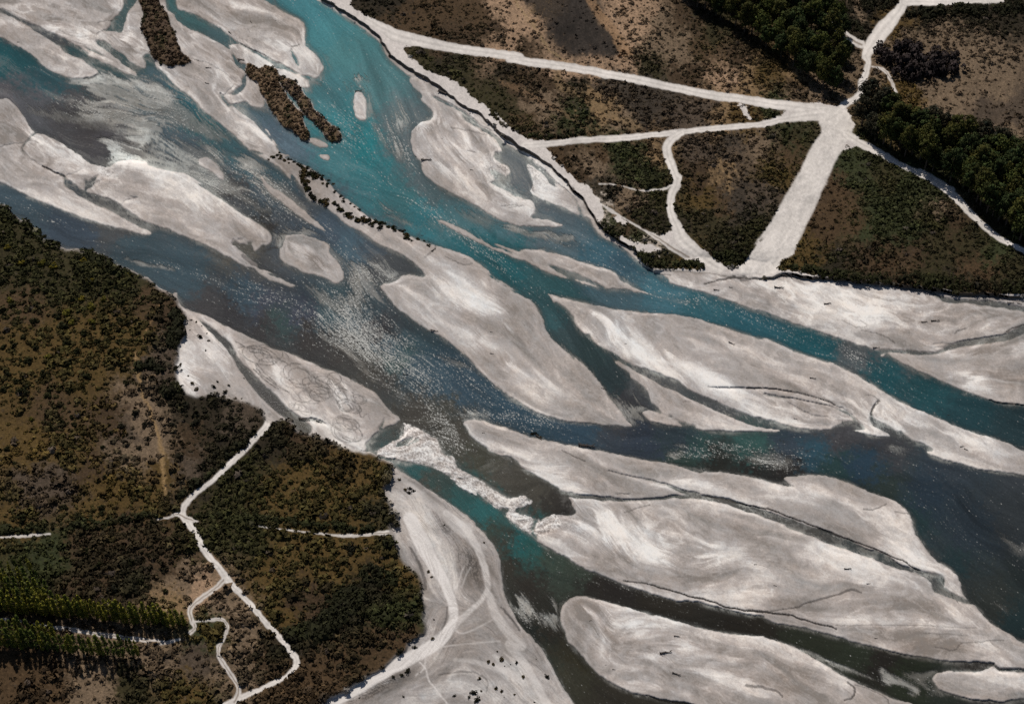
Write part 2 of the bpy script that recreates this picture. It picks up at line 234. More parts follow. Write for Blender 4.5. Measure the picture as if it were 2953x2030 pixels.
# water let back into the bars: (ribbon, level 0..1 (1 dry), )
CHANNELS = [
 ("00 700,385,10 760,420,20 820,445,22 890,475,10", .1),
 ("00 -60,70,14 0,90,20 100,130,24 200,185,24 300,250,30 400,310,40 500,360,60", .15),
 ("10 405,420,14 440,490,34 465,555,20", .1),
 ("00 2055,650,26 2035,720,40 1985,770,50 1940,790,20", .2),
 ("00 1850,790,20 1860,830,22 1920,880,30", .15),
 ("00 1620,500,8 1750,540,10 1850,600,10 1960,700,16 1900,780,12 1850,810,20", .4),
 ("10 -20,385,16 60,420,20 150,470,26 250,520,30 330,545,26", .15),
 ("00 300,1110,22 240,1170,18 200,1220,18 190,1270,16 250,1330,12 350,1390,9 450,1440,9 540,1480,20; 01 560,90,26 650,160,34 740,215,42 850,260,50 960,310,56 1080,370,60 1180,420,60 1260,460,60", .1),
 ("00 0,1240,8 60,1220,10 120,1210,10 200,1200,10", .3),
 ("00 560,1470,12 650,1440,8 700,1400,6", .3), ("00 720,1596,30 740,1540,24 790,1490,28 830,1460,8", .2), ("01 720,60,30 740,120,40 800,80,14 860,60,6", .2),
 ("01 1040,240,8 1110,215,14 1150,210,14 1090,200,10", .35),
 ("01 1950,560,20 1980,610,34 2050,650,50 2130,690,60 2200,650,40 2230,610,24", .25), ("01 2075,585,24 2105,575,24", .25),("01 1990,555,20 2030,555,14", .25),
 ("21 530,770,14 600,805,40 680,840,50 740,860,56 830,890,34 920,925,26 990,955,16", .1),
 ("20 340,1300,26 420,1400,20 500,1470,26; 21 520,40,18 600,90,16 680,150,14 740,210,14 770,280,12 790,340,14", .2),
 ("11 2080,-20,50 2150,40,90 2250,130,60 2321,190,30", .4),
 ("01 1620,1190,10 1680,1240,20 1740,1290,40 1830,1370,50 1900,1440,60 1950,1520,44; 02 1930,50,30 2000,150,50 2100,260,80 2200,380,90 2300,480,90; 12 200,390,90 300,500,90 370,560,80 450,640,120 540,690,80", .05),
 ("12 480,610,10 560,610,24 640,630,30 700,655,8", .25),
 ("12 1190,610,20 1150,680,30 1180,700,20", .2), ("12 1050,820,50 1120,790,60 1230,770,30", .2), ("12 1300,830,60 1400,800,60 1460,780,40", .25),
 ("22 420,1460,34 390,1530,40 370,1580,26; 12 1680,990,12 1720,975,8", .3),
 ("22 600,1200,26 720,1240,40 850,1255,34 1000,1275,38 1200,1287,22 1400,1275,22 1600,1255,30 1800,1260,40 1950,1280,50 2100,1320,56 2321,1390,56; 32 150,1400,60 300,1450,60 500,1520,60 700,1580,60; 33 350,90,66 550,160,70 700,220,80 850,270,84 1000,330,66 1150,380,76 1230,430,56 1350,470,36 1500,510,50 1600,570,110 1600,630,80 1700,680,50 1800,720,40 1890,750,30", .12),
 ("22 1040,1042,10 1200,1080,14 1350,1110,18 1500,1150,24 1650,1210,34 1780,1240,34", .25),
 ("22 1050,50,30 1200,160,30 1280,190,40 1400,240,60 1500,280,70 1590,310,60 1700,390,36 1800,430,44 1950,495,54 2100,560,58 2321,650,58; 32 100,630,54 250,670,50 400,700,50 600,730,60", .08),
 ("21 880,1370,16 920,1440,40 1000,1490,40 1100,1560,40", .1),
 ("22 1510,520,8 1560,590,10 1650,640,25 1750,680,30", .2),
 ("22 1860,335,8 2000,342,14 2100,345,16 2321,355,14; 32 100,352,12 300,365,9 450,400,8 600,440,7 720,480,8 820,530,14 880,580,26 930,640,34 980,690,34", .25),
 ("32 150,400,25 300,430,20 450,440,12 650,490,14 780,530,22 880,580,25", .25),
 ("32 330,460,10 450,530,15 560,580,13 700,600,9 830,640,9", .3), ("32 700,570,6 800,620,12 850,650,20", .3), ("32 560,635,6 700,665,14", .3),
 ("32 720,690,20 800,670,60 880,660,70 960,690,30", .15),
 ("32 1110,440,8 1060,510,12 1045,580,20 1060,630,50 1130,670,60 1220,720,60 1300,770,80 1400,820,60", .15),
 ("31 1060,1500,60 1200,1490,30 1350,1500,34 1500,1505,26 1600,1500,20 1680,1465,44 1800,1430,54 2000,1400,60 2150,1380,60 2230,1350,66 2340,1300,60", .15),
 ("31 1560,1430,10 1700,1430,10 1800,1420,10", .35), ("31 1540,1460,8 1680,1460,8", .35),
 ("31 1530,995,20 1600,1030,34 1700,1065,46 1850,1075,30 2000,1090,50 2150,1110,44 2330,1145,40", .2),
 ("10 1720,870,14 1850,960,22 1950,1040,22 2080,1110,18", .35),
]
# thin dark cuts and drift lines: (ribbon, darkness)
CUTS = [
 ("22 1850,1250,6 2100,1300,8 2321,1350,9; 32 200,1360,9 400,1440,9 600,1510,9 800,1590,9; 33 600,130,9 850,220,10 1100,310,9 1300,400,8 1450,480,8", .95),
 ("23 1150,560,6 1350,590,7 1500,630,9 1700,690,11 1900,740,11 2050,790,12 2321,825,13; 33 0,810,13 300,840,11 450,880,11 650,935,10 750,970,6", .98),
 ("33 150,820,5 400,790,9 500,750,12 650,710,14 760,680,11 870,640,18 960,660,8", .6),
 ("33 750,940,5 1000,935,6 1400,935,5 1700,950,5 1950,960,4", .35),
 ("33 1480,1000,6 1700,1010,6 1850,1020,5", .25),
 ("33 1580,1120,6 1740,1140,8 1800,1090,7 1900,1080,5 2000,1070,8 2150,1060,6", .45),
 ("33 840,1410,8 900,1460,12 890,1530,12 820,1565,8", .75), ("33 0,1440,20 120,1450,18 250,1490,16 300,1530,10", .6), ("33 900,1430,5 1050,1480,6 1170,1540,7 1190,1590,6", .5),
 ("33 1240,-15,6 1350,0,6", .5), ("22 1160,1390,4 1250,1360,6 1380,1320,7", .5), ("22 1090,1230,5 1200,1228,8", .6),
 ("22 640,870,5 750,920,7 830,960,7", .6),
 ("23 1350,1520,8 1500,1570,12 1750,1600,12", .9), ("32 2030,445,8 2150,475,12 2330,488,10", .9),
 ("32 0,345,8 200,352,9 430,385,8 640,445,7 740,485,7", .7), ("32 1115,450,10 1060,510,12 1040,570,10", .8),
 ("32 1000,405,6 1060,410,6 1100,440,5", .5), ("32 980,1360,5 1060,1365,6 1170,1315,6", .6),
 ("31 960,1310,4 1100,1345,6 1200,1390,8 1240,1425,8", .5), ("31 800,1230,3 900,1280,4 980,1285,5 1010,1265,5 960,1235,4", .4),
 ("31 1740,1340,6 1780,1310,8 1850,1300,6", .6), ("31 2170,1330,8 2250,1290,10 2321,1270,8", .8),
 ("31 -40,895,22 100,880,16 180,890,18 300,860,14 440,880,14 700,890,16 900,905,26 1300,960,20 1600,1000,18 1800,1020,12 2100,1040,10 2330,1080,8", .55),
 ("21 1830,928,6 1980,890,12 2100,870,16 2250,880,22 2330,880,22", .8), ("21 1440,840,8 1550,850,6", .6),
 ("10 410,395,8 475,378,8", .6), ("00 -20,75,14 100,140,16 220,210,10", .45), ("00 820,190,6 900,175,6 940,185,5", .5), ("00 500,260,8 600,300,10 720,310,8", .3),
 ("00 360,1390,8 450,1440,10 540,1478,8", .85), ("00 1580,480,4 1640,500,4 1700,520,4", .4), ("00 700,660,5 780,650,7 820,620,8", .6),
 ("10 -20,375,6 100,430,5 200,470,5", .6), ("11 1700,700,5 1780,740,7 1880,765,7 1920,755,5", .45),("11 1530,700,14 1600,640,8 1610,600,6", .4),
 ("21 140,270,6 200,265,8 270,262,5", .5), ("21 200,285,5 300,275,6", .5), ("20 1240,-20,2 1242,-19,2", .1),
 ("10 1880,1260,5 1950,1275,6", .5),("10 1740,1070,8 1850,1090,8 1950,1110,8 2040,1135,7", .4),
 ("11 340,850,8 400,890,12 440,910,10", .6), ("01 2100,760,10 2200,800,12 2321,835,10; 11 0,690,20 120,770,24 220,800,14 330,845,10 400,895,14", .6),
 ("22 860,380,3 910,380,3", .4),("22 1670,462,4 1715,456,4", .5),
 ("13 1640,1350,8 1800,1325,10 1930,1330,10 2020,1370,10 2050,1420,8 2040,1490,6", .45),
 ("13 1600,1060,10 1660,990,12 1700,900,12 1710,790,8", .5),
 ("13 1400,280,10 1440,350,16 1490,450,22 1520,560,24 1530,640,16", .55), ("13 2160,780,8 2240,870,12 2321,980,12", .6), ("23 170,820,6 230,900,10 290,980,10", .6),
]
# shallow sheets where the sand shows through: (outline, how much of the water's opacity stays, softness in cells)
SHALLOW = [
 ("00 1380,760 1500,850 1700,980 1920,1130 1850,1150 1700,1120 1550,1030 1400,950 1290,860", .3, 3),
 ("00 1300,1180 1450,1150 1600,1200 1800,1190 1920,1280 1780,1330 1870,1400 1930,1500 2120,1590 1800,1596 1500,1440 1350,1410 1280,1370 1400,1330 1450,1280", .42, 4),
 ("00 1930,1270 2060,1290 2160,1330 2260,1430 2150,1430 2030,1370", .2, 3), ("00 1650,1380 1720,1480 1850,1560 1900,1596 1750,1596 1680,1500", .3, 3),
 ("01 1700,30 1880,60 2050,180 2280,290 2200,320 2050,260 1900,150 1750,100", .3, 3), ("01 2150,20 2321,80 2321,230 2230,170", .35, 4),
 ("00 200,890 450,880 650,920 900,970 1200,1060 1000,1110 700,1040 450,1000 280,970", .38, 4),
 ("11 480,930 620,940 760,1030 900,1180 1000,1240 850,1200 700,1110 580,1010", .3, 3.5), ("11 700,640 850,700 900,760 860,800 780,730", .4, 3),
 ("11 1150,250 1350,330 1600,420 1750,500 1700,520 1450,420 1250,340", .45, 5), ("10 1100,1090 1250,1180 1350,1320 1420,1400 1300,1350 1180,1230", .3, 4),
 ("12 900,-20 1050,40 1100,140 1030,200 960,120 850,40", .35, 4), ("12 1240,300 1400,420 1560,520 1500,540 1350,470 1220,380", .45, 5),
 ("00 -20,720 120,740 200,800 120,800 -20,790", .5, 4), ("01 950,670 1100,700 1300,750 1480,800 1450,810 1250,770 1050,720", .2, 1.6),
 ("00 580,650 700,640 830,610 960,620 1150,650 1300,680 1450,760 1500,810 1450,860 1320,900 1310,1000 1300,1080 1250,1100 1120,1080 1000,1060 800,1010 600,1000 600,950 800,890 850,860 730,800 700,740 620,700", .12, 2.5),
 ("00 850,1150 1000,1140 1100,1120 1250,1130 1310,1080 1240,1180 1200,1240 1190,1300 1240,1370 1000,1360 930,1320 910,1240", .05, 1.6),
 ("00 1280,900 1450,880 1500,960 1700,1040 1800,1110 1700,1100 1500,1060 1350,1010", .4, 4),
 ("21 110,400 200,430 330,470 480,470 620,490 760,520 740,545 620,545 500,550 600,570 700,590 820,615 700,605 560,580 460,545 350,520 250,490 150,450", .15, 1.6),
 ("21 830,625 900,640 980,665 900,655", .2, 1.5),
 ("10 780,740 850,710 950,690 1030,670 1080,700 1040,740 980,740 880,740", .1, 3),
 ("10 1220,1070 1300,1010 1430,1000 1500,1020 1400,1060 1260,1110 1180,1120 1300,1240 1370,1310 1280,1280 1160,1150", .25, 4),
 ("10 600,390 700,480 750,560 700,580 640,480", .35, 4),
 ("10 1040,800 1080,880 1100,950 1050,1000 1040,880", .3, 2),
 ("10 970,1040 1000,1050 990,1190 965,1180", .4, 3),
 ("10 1440,480 1500,560 1490,650 1400,660 1380,600", .6, 5),
 ("11 1140,270 1300,350 1450,440 1520,480 1400,440 1250,370 1160,320", .3, 3),
 ("11 130,20 220,130 350,230 500,340 620,440 560,300 440,160 300,60", .45, 4),
 ("11 930,740 1040,790 1110,870 1150,930 1060,940 1010,1000 920,1090 830,1080 780,1000 830,940 870,900 900,830", .2, 4),
 ("11 1120,770 1250,790 1350,840 1290,880 1180,910 1130,850", .25, 4),
 ("11 760,960 820,1020 830,1100 880,1160 830,1140 770,1060", .3, 3),
 ("11 680,1370 800,1360 980,1440 1040,1520 1000,1560 900,1520 780,1440", .15, 4),
 ("11 240,480 350,480 350,540 310,640 280,600 260,540", .15, 2),
 ("11 350,470 560,480 700,560 600,520 430,500", .2, 2),
 ("11 400,700 650,1000 450,900", .9, 5), ("11 560,990 700,1060 800,1140 700,1100 560,1020", .25, 4),
 ("11 1750,300 1950,290 2020,340 2100,420 2200,480 2000,440 1850,370", .4, 4),
 ("11 2140,400 2321,440 2321,500 2180,450", .2, 2),
 ("12 1840,530 1950,510 2040,540 2050,590 1950,610 1850,600", .15, 4), ("12 1100,230 1180,300 1140,320 1040,220", .2, 3),
 ("12 1650,70 1800,80 1900,130 1940,200 1850,180 1700,110", .3, 3),
 ("12 1340,650 1450,680 1560,740 1640,790 1665,880 1580,840 1450,800 1350,740", .1, 3),
 ("12 1200,900 1300,880 1400,920 1450,1040 1380,980 1250,960", .1, 3),
 ("12 1850,700 1950,830 2200,980 2321,1060 2321,1130 2100,1010 1900,880", .55, 6),
 ("22 1100,440 1230,440 1330,500 1300,540 1230,620 1300,700 1210,650 1160,570", .15, 3),
 ("22 1700,980 1800,990 1880,1010 1840,1040 1760,1020", .3, 3), ("32 0,900 300,920 450,950 300,1000 150,980 60,960", .35, 5), ("32 1200,830 1300,830 1400,900 1280,900", .45, 4),
 ("22 1550,815 1680,825 1700,840 1560,835", .2, 1.5), ("22 1570,865 1690,875 1570,885",.2,1.5), ("22 1570,895 1650,905 1640,925 1580,915", .2, 1.5),
 ("23 190,700 300,690 370,740 380,800 550,720 600,800 590,900 540,920 400,900 430,980 330,880 250,850", .05, 3),
 ("33 450,1140 560,1160 700,1220 850,1280 1000,1345 1070,1370 1000,1375 850,1310 700,1250 560,1190", .1, 1.5),
 ("33 1060,1300 1130,1290 1250,1350 1350,1400 1430,1470 1460,1560 1360,1480 1250,1420 1120,1420", .1, 1.8),
 ("33 1320,1340 1500,1300 1580,1330 1500,1420 1600,1500 1700,1560 1500,1480 1380,1400", .3, 2.5),
 ("33 2080,130 2200,200 2321,320 2321,380 2200,300 2120,220", .4, 4), ("33 2150,780 2290,880 2200,870", .5, 4),
 ("21 980,835 1150,870 1180,910 1120,890", .3, 2), ("21 1180,910 1330,970 1250,970", .3, 3), ("21 1450,1030 1700,1080 1900,1160 1700,1110 1500,1055", .6, 3),
]
# water colour (full-view point, colour on a sunlit day)
TINT = """50,130 20,84,92;0,120 18,88,96;110,180 38,88,98;90,230 98,98,104;20,225 100,96,102;250,300 84,80,84;200,280 74,68,68;160,250 82,78,80;300,345 66,58,56;330,230 74,100,112;430,250 34,102,116;470,300 42,108,116;520,320 58,106,116;400,330 76,96,108;600,300 86,110,134;560,260 80,110,124;650,330 96,124,154;560,230 74,104,114
280,110 40,86,90;180,130 44,88,92;120,70 74,78,84;60,40 70,74,82;430,50 58,106,108;490,90 68,104,110;400,10 56,110,112;300,30 68,104,106;260,110 64,90,92;280,60 72,100,100;700,30 56,134,146;740,80 60,140,150;780,120 70,140,146;850,200 76,134,140;740,230 66,134,144;720,290 42,140,152;800,300 20,132,144;830,330 24,136,146;780,270 50,134,144;900,280 94,118,124;940,310 94,108,114;850,400 44,124,134;920,450 54,122,130;760,350 60,130,140;960,400 84,104,110;1000,430 78,104,110
960,500 44,128,142;1050,520 74,128,138;1150,600 28,104,114;1060,560 30,108,120;1100,470 72,120,132;1250,660 44,96,102;1300,760 52,74,78;1240,690 46,86,92;1380,870 48,66,70;1340,800 48,70,72;1420,930 66,66,70;1350,560 54,100,124;1400,600 54,92,118;1300,530 84,108,120;1250,500 92,110,120;1200,400 104,112,118;1180,330 100,110,116;1150,290 96,104,108;1230,430 106,112,118;1500,650 58,112,130;1400,680 70,104,118;1600,690 40,96,110;1700,740 34,92,108;1850,780 24,86,98;1950,800 82,88,92;2000,850 26,82,92;2200,930 30,66,74;2322,990 36,60,66;2100,890 28,76,84;2100,790 92,96,98
50,460 60,84,98;150,530 56,74,92;300,590 50,76,88;420,620 50,78,92;550,670 46,76,94;470,690 62,60,62;520,710 46,44,48;600,690 56,64,98;680,720 54,62,96;640,735 38,66,66;600,745 50,46,48;700,770 50,44,42;780,790 62,54,50;800,720 52,86,104;750,700 60,90,100;880,790 46,82,100;940,840 46,78,104;1000,860 44,76,102;1050,890 44,72,104;900,820 50,86,86;880,850 70,64,60;850,830 72,64,56;950,940 78,70,62;1050,900 48,76,96;1020,930 68,68,60;1050,1000 74,66,56;1000,960 66,62,52;1100,1040 72,70,56;1150,1080 92,80,70;1200,1110 86,74,64;1250,1140 62,50,44;1280,1160 50,40,36;1150,925 40,70,104;1220,950 42,72,102;1300,980 44,70,94;1450,990 50,62,78;1550,1000 50,64,76;1580,1015 44,80,78;1550,1035 46,66,58;1700,1010 48,88,84;1850,1030 40,76,94;1780,1005 52,66,80;1700,1060 46,42,38;1620,1050 44,44,38;1780,1060 48,42,38;1900,1060 38,66,66;1950,1060 38,62,84;2100,1120 40,56,70;2050,1180 36,60,62;2000,1110 44,56,52;2200,1200 42,54,64;2280,1180 50,56,60;2322,1080 54,60,66;2150,1060 52,62,72;2150,1300 34,56,60;2300,1400 34,52,54;2322,1480 34,50,52;2000,1000 62,62,66;1900,985 64,62,66;2180,1330 48,54,54;2250,1370 48,52,48
700,450 72,86,98;600,430 70,86,98;660,490 68,78,88;850,560 70,86,100;880,600 80,84,88;850,620 74,78,82;900,600 72,76,80;820,690 60,78,86;860,750 60,56,58;780,560 74,106,132;740,530 70,90,110;520,460 84,90,96;620,400 62,96,108;560,380 62,98,110;480,390 76,92,102;440,350 78,94,106;600,530 54,46,40;520,440 66,60,58;640,560 76,84,92;550,570 96,88,78;580,600 70,72,74
930,1070 26,88,90;1000,1110 46,74,70;960,1110 70,66,56;1100,1160 30,102,104;1050,1130 34,92,92;1100,1200 56,72,62;1180,1220 22,98,100;1200,1240 32,90,86;1250,1270 58,74,62;1150,1280 66,48,38;1130,1230 60,62,52;1200,1330 58,44,36;1350,1320 46,40,34;1300,1290 58,70,58;1500,1370 50,38,30;1400,1330 44,36,32;1700,1430 48,36,28;1850,1470 46,50,36;1950,1480 46,52,38;2000,1510 50,38,32;2200,1510 54,40,34;1250,1430 50,42,32;1310,1500 74,50,32;1290,1450 70,50,34;1240,1530 40,48,38;1280,1540 58,56,42;1210,1440 30,36,30;1400,1590 62,46,36;2150,1560 46,52,44;2060,1540 44,50,34;2250,1590 44,44,42
560,850 72,70,68;620,920 64,60,58;680,960 84,74,62;540,810 70,68,66;1500,860 92,94,96;1650,920 76,78,82;1900,970 80,80,84;1600,1140 96,88,82;1800,1190 82,78,74;2100,1310 72,72,74;1300,1130 92,88,84;2200,770 96,94,92;420,400 80,82,84;250,500 74,76,78"""
# white riffles, and sun glitter painted as pale specks: full view x, y, rx, ry, angle, amount
FOAM_GLITTER = """850,420,260,40,55,.42;760,250,60,25,60,.5;720,170,35,12,55,.8;800,250,60,18,60,.45;790,310,30,60,-10,.5;930,180,40,14,-25,.3;880,295,60,26,-10,.75;900,330,60,14,50,.85;920,350,40,10,60,.7;980,470,120,20,35,.5;1040,530,120,16,35,.8;1120,590,120,18,38,.6;1200,500,130,22,30,.75;1100,480,70,16,30,.5;1350,560,90,25,32,.4;1450,640,120,30,25,.5;1650,700,160,20,18,.6;1580,690,70,10,12,.7;1800,760,160,24,22,.5;1930,800,50,14,35,1;2000,850,120,30,30,.4;2150,920,120,40,25,.25;1250,640,120,30,30,.35;1000,400,80,60,50,.25;780,90,70,40,50,.22;700,20,60,20,30,.5
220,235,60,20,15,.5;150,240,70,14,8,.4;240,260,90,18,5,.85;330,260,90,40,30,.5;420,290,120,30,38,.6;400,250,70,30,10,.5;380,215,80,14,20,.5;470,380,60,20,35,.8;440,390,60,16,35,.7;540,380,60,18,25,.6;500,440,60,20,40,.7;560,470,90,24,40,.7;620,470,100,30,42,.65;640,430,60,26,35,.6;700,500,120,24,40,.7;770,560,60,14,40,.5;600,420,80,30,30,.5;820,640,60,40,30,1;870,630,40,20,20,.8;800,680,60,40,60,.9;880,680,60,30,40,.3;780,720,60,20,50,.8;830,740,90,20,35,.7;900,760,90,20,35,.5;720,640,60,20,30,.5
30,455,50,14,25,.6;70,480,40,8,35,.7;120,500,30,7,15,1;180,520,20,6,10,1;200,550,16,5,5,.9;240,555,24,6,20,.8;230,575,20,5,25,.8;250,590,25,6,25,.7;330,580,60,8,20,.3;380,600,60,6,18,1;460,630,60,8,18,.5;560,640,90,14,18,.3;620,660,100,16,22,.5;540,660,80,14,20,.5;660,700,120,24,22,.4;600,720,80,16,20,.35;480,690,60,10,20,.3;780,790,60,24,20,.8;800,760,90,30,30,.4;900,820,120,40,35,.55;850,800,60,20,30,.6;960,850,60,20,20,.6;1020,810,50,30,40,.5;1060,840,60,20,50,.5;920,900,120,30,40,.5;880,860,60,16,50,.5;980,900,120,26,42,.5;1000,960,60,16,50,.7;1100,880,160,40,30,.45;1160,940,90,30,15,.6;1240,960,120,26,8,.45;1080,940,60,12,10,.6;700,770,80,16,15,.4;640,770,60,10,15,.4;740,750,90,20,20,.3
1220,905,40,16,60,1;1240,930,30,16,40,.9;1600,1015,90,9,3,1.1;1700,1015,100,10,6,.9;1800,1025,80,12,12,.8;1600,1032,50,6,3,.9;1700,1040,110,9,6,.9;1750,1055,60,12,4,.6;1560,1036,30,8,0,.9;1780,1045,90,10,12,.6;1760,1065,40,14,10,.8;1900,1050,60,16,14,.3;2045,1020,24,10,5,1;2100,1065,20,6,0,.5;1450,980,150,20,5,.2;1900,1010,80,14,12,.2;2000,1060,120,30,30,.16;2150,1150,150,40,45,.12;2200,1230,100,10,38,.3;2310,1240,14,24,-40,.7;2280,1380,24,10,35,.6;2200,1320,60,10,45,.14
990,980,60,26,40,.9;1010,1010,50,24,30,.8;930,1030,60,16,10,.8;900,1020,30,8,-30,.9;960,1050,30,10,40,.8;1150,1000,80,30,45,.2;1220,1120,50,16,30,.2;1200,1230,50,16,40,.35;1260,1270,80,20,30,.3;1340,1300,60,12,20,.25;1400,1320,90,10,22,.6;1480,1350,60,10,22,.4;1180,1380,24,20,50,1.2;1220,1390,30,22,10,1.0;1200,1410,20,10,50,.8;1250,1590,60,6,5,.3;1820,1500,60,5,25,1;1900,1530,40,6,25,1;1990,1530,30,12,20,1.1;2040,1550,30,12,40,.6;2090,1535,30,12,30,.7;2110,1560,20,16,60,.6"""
# sand tone on the bars: full view x, y, rx, ry, angle, lighter (+) or darker (-)
TONE = """440,440,90,45,25,.75;350,390,60,24,20,.5;300,360,50,14,25,.4;100,330,60,18,25,.35;60,260,14,50,-30,.5;30,270,30,40,0,-.4;590,490,50,60,30,-.5;520,470,60,20,30,-.1;560,500,50,14,40,.4;280,420,50,24,20,-.35;100,430,110,20,25,.1;60,400,60,16,30,-.2;170,480,100,12,25,.3;250,395,60,20,30,.4;130,340,60,14,20,.4;230,350,30,12,20,.5
140,40,60,30,20,-.35;60,20,70,14,5,.4;160,60,50,12,40,.6;220,80,20,20,0,.3;30,60,50,20,20,.4;130,160,50,12,15,.4;270,20,16,26,-30,.5;300,90,12,36,-20,.5;280,100,14,14,0,-.4;420,140,40,20,30,-.3;460,100,60,14,35,.2;450,60,30,40,0,-.1;380,170,40,12,40,.7;560,320,60,10,45,.8;600,310,16,40,-40,.6;440,190,120,20,40,-.15;620,40,90,30,15,-.3;570,20,90,9,15,.7;480,30,30,14,40,.6;520,110,90,14,30,.2;640,100,50,8,20,.3;690,110,10,30,-5,.3;720,140,16,14,60,.5;640,60,60,20,15,-.25;620,140,70,10,30,.4
1000,310,60,50,20,-.35;960,330,16,60,-15,.5;970,280,60,12,0,.5;1100,340,30,40,20,.3;1080,400,50,20,45,-.1;1150,420,30,20,40,.6;1200,440,40,30,40,.5;1250,460,60,20,40,.6;1070,370,30,16,10,.4;1000,380,50,8,30,.5;1150,470,50,14,10,.1;1000,210,30,12,35,.2;820,225,20,40,0,.1
1000,600,90,16,30,.6;1000,660,70,40,20,.95;1080,680,60,30,30,.8;1080,620,60,16,35,-.2;950,650,50,20,10,-.25;950,690,60,14,30,.3;1040,700,70,16,25,-.35;1120,740,90,20,25,-.3;1000,740,90,14,30,.5;1100,780,80,20,25,.8;1060,760,60,14,30,.4;1160,700,40,50,60,-.25;1200,850,60,30,30,.2;1250,880,80,14,25,.3;1160,820,60,30,30,-.2;1300,940,60,12,20,-.2;1220,900,60,14,35,.5;1330,900,60,30,60,-.1;1180,860,40,14,30,.4;1290,910,30,8,10,-.3
1350,700,60,24,50,.1;1400,740,50,24,40,.7;1370,770,30,20,50,.4;1450,780,60,30,45,.45;1420,840,60,20,30,-.1;1500,830,120,20,28,.65;1600,850,90,16,28,.85;1640,880,50,10,30,.7;1560,720,140,12,15,-.2;1650,770,160,16,22,-.25;1720,800,120,12,25,.2;1750,850,90,16,25,-.35;1850,900,70,30,30,-.3;1500,900,60,16,20,-.2;1560,930,50,14,15,-.15;1700,940,60,14,10,.4;1800,930,50,8,20,.6;1780,955,70,7,10,.5;1960,985,30,9,15,.7;2000,940,26,26,0,.5;2050,950,40,26,30,.05;2110,960,60,20,25,-.1;2100,990,50,10,20,.4;2200,1000,90,12,18,.5;2250,1030,90,12,15,-.1;2150,1030,60,10,15,.2
1350,630,60,14,15,-.25;1300,620,60,20,30,.3;1420,670,40,10,25,.2;1200,560,60,6,32,.2
1850,650,140,10,10,.5;1700,640,60,8,5,.3;1900,680,120,14,15,.4;1800,690,90,16,18,-.2;1950,700,60,12,12,.45;2000,670,120,12,5,-.25;2080,680,100,24,5,.5;2200,700,90,30,10,-.25;2150,730,90,16,5,-.1;2050,740,120,8,5,.3;2260,730,60,16,10,.1;2250,800,60,30,10,-.3;2150,800,60,14,8,.8;2200,860,40,18,20,.9;2290,860,30,24,0,-.4;2100,820,60,10,15,.3;2000,780,90,6,15,.3
1130,980,40,24,10,-.3;1200,1040,60,20,40,.3;1240,1080,60,30,25,.8;1300,1110,60,12,25,.5;1180,1020,30,30,0,-.05;1350,1060,90,14,20,-.1;1300,1020,90,12,20,-.15;1450,1080,90,16,20,.1;1600,1100,120,12,20,.3;1800,1130,120,20,20,.2;1900,1180,90,30,35,-.2;1700,1150,120,16,20,.25;1950,1230,60,20,30,-.3;2060,1250,60,24,40,.5;2120,1300,50,14,40,.6;2020,1270,40,20,50,-.35;1850,1230,120,14,25,.4;1650,1240,200,16,18,-.1
1380,1200,60,40,10,.75;1440,1210,60,40,50,.9;1480,1250,40,24,60,.7;1300,1210,40,50,30,-.25;1280,1240,60,14,40,.5;1350,1270,60,40,40,-.3;1400,1250,20,30,0,-.4;1550,1220,90,40,20,.15;1620,1250,50,30,40,.5;1500,1300,90,30,20,-.15;1600,1300,60,20,10,-.3;1680,1260,60,20,30,.55;1720,1300,60,24,10,.1;1700,1210,90,12,20,-.3;1800,1280,120,24,15,-.2;1750,1220,60,10,15,.4;1900,1310,90,30,15,-.15;2000,1330,60,12,20,.35;2050,1370,80,16,10,-.35;1900,1400,160,14,5,.2;1800,1380,60,30,-20,-.35;2100,1410,120,14,5,.4;2000,1440,140,20,8,-.35;2150,1460,90,20,10,-.3;2250,1470,60,14,10,.3;1700,1340,90,12,10,.2;1900,1280,50,10,20,.4
1320,1400,30,50,20,-.4;1370,1430,30,30,20,-.2;1400,1420,70,16,0,.85;1360,1450,14,50,-20,.4;1450,1480,60,30,20,-.35;1480,1390,120,8,18,.5;1560,1430,90,14,15,-.1;1560,1460,50,10,20,.5;1500,1490,60,16,0,.5;1540,1520,90,16,20,-.35;1650,1480,90,14,12,-.3;1700,1440,90,12,15,.3;1750,1520,120,12,15,.1;1650,1540,120,14,15,.5;1850,1540,90,12,25,-.4;1800,1560,60,14,10,-.35;1900,1560,50,24,20,.6;1750,1490,100,10,15,-.2;2200,1550,90,12,10,.1;2150,1530,60,10,5,-.1;1600,1570,90,14,15,-.1
713,590,20,10,10,-.9;680,565,40,16,30,.5;740,605,30,24,40,.4;650,560,20,24,0,.3;450,760,40,60,0,.15;500,800,30,60,40,.5;480,850,40,40,0,-.05;425,850,16,60,-10,.9;600,860,90,10,35,-.1;660,860,30,20,10,.6;640,850,60,10,60,.3;780,900,30,20,0,.75;750,860,90,30,30,-.2;860,900,50,40,60,-.3;720,950,60,8,20,.4;800,1000,40,16,15,.7;650,810,60,14,40,-.15;580,840,60,6,50,.3
1000,1150,30,60,20,.3;950,1150,60,40,40,.2;1050,1200,60,12,50,.3;1020,1300,30,60,10,.6;1060,1260,40,40,60,-.5;1080,1300,30,40,70,-.75;1010,1180,20,40,30,-.3;970,1300,20,80,10,-.1;1010,1440,30,20,50,-.5;960,1440,40,16,-30,.4;850,1540,90,12,-30,.5;900,1530,50,20,-25,-.5;850,1570,60,14,-30,-.65;820,1580,30,12,-30,-.4;1150,1500,50,20,20,.5;1100,1430,60,40,40,.1;1000,1540,60,40,0,-.1;1180,1560,60,40,50,.2;1100,1540,60,20,0,.1;940,1280,10,60,-15,-.4"""
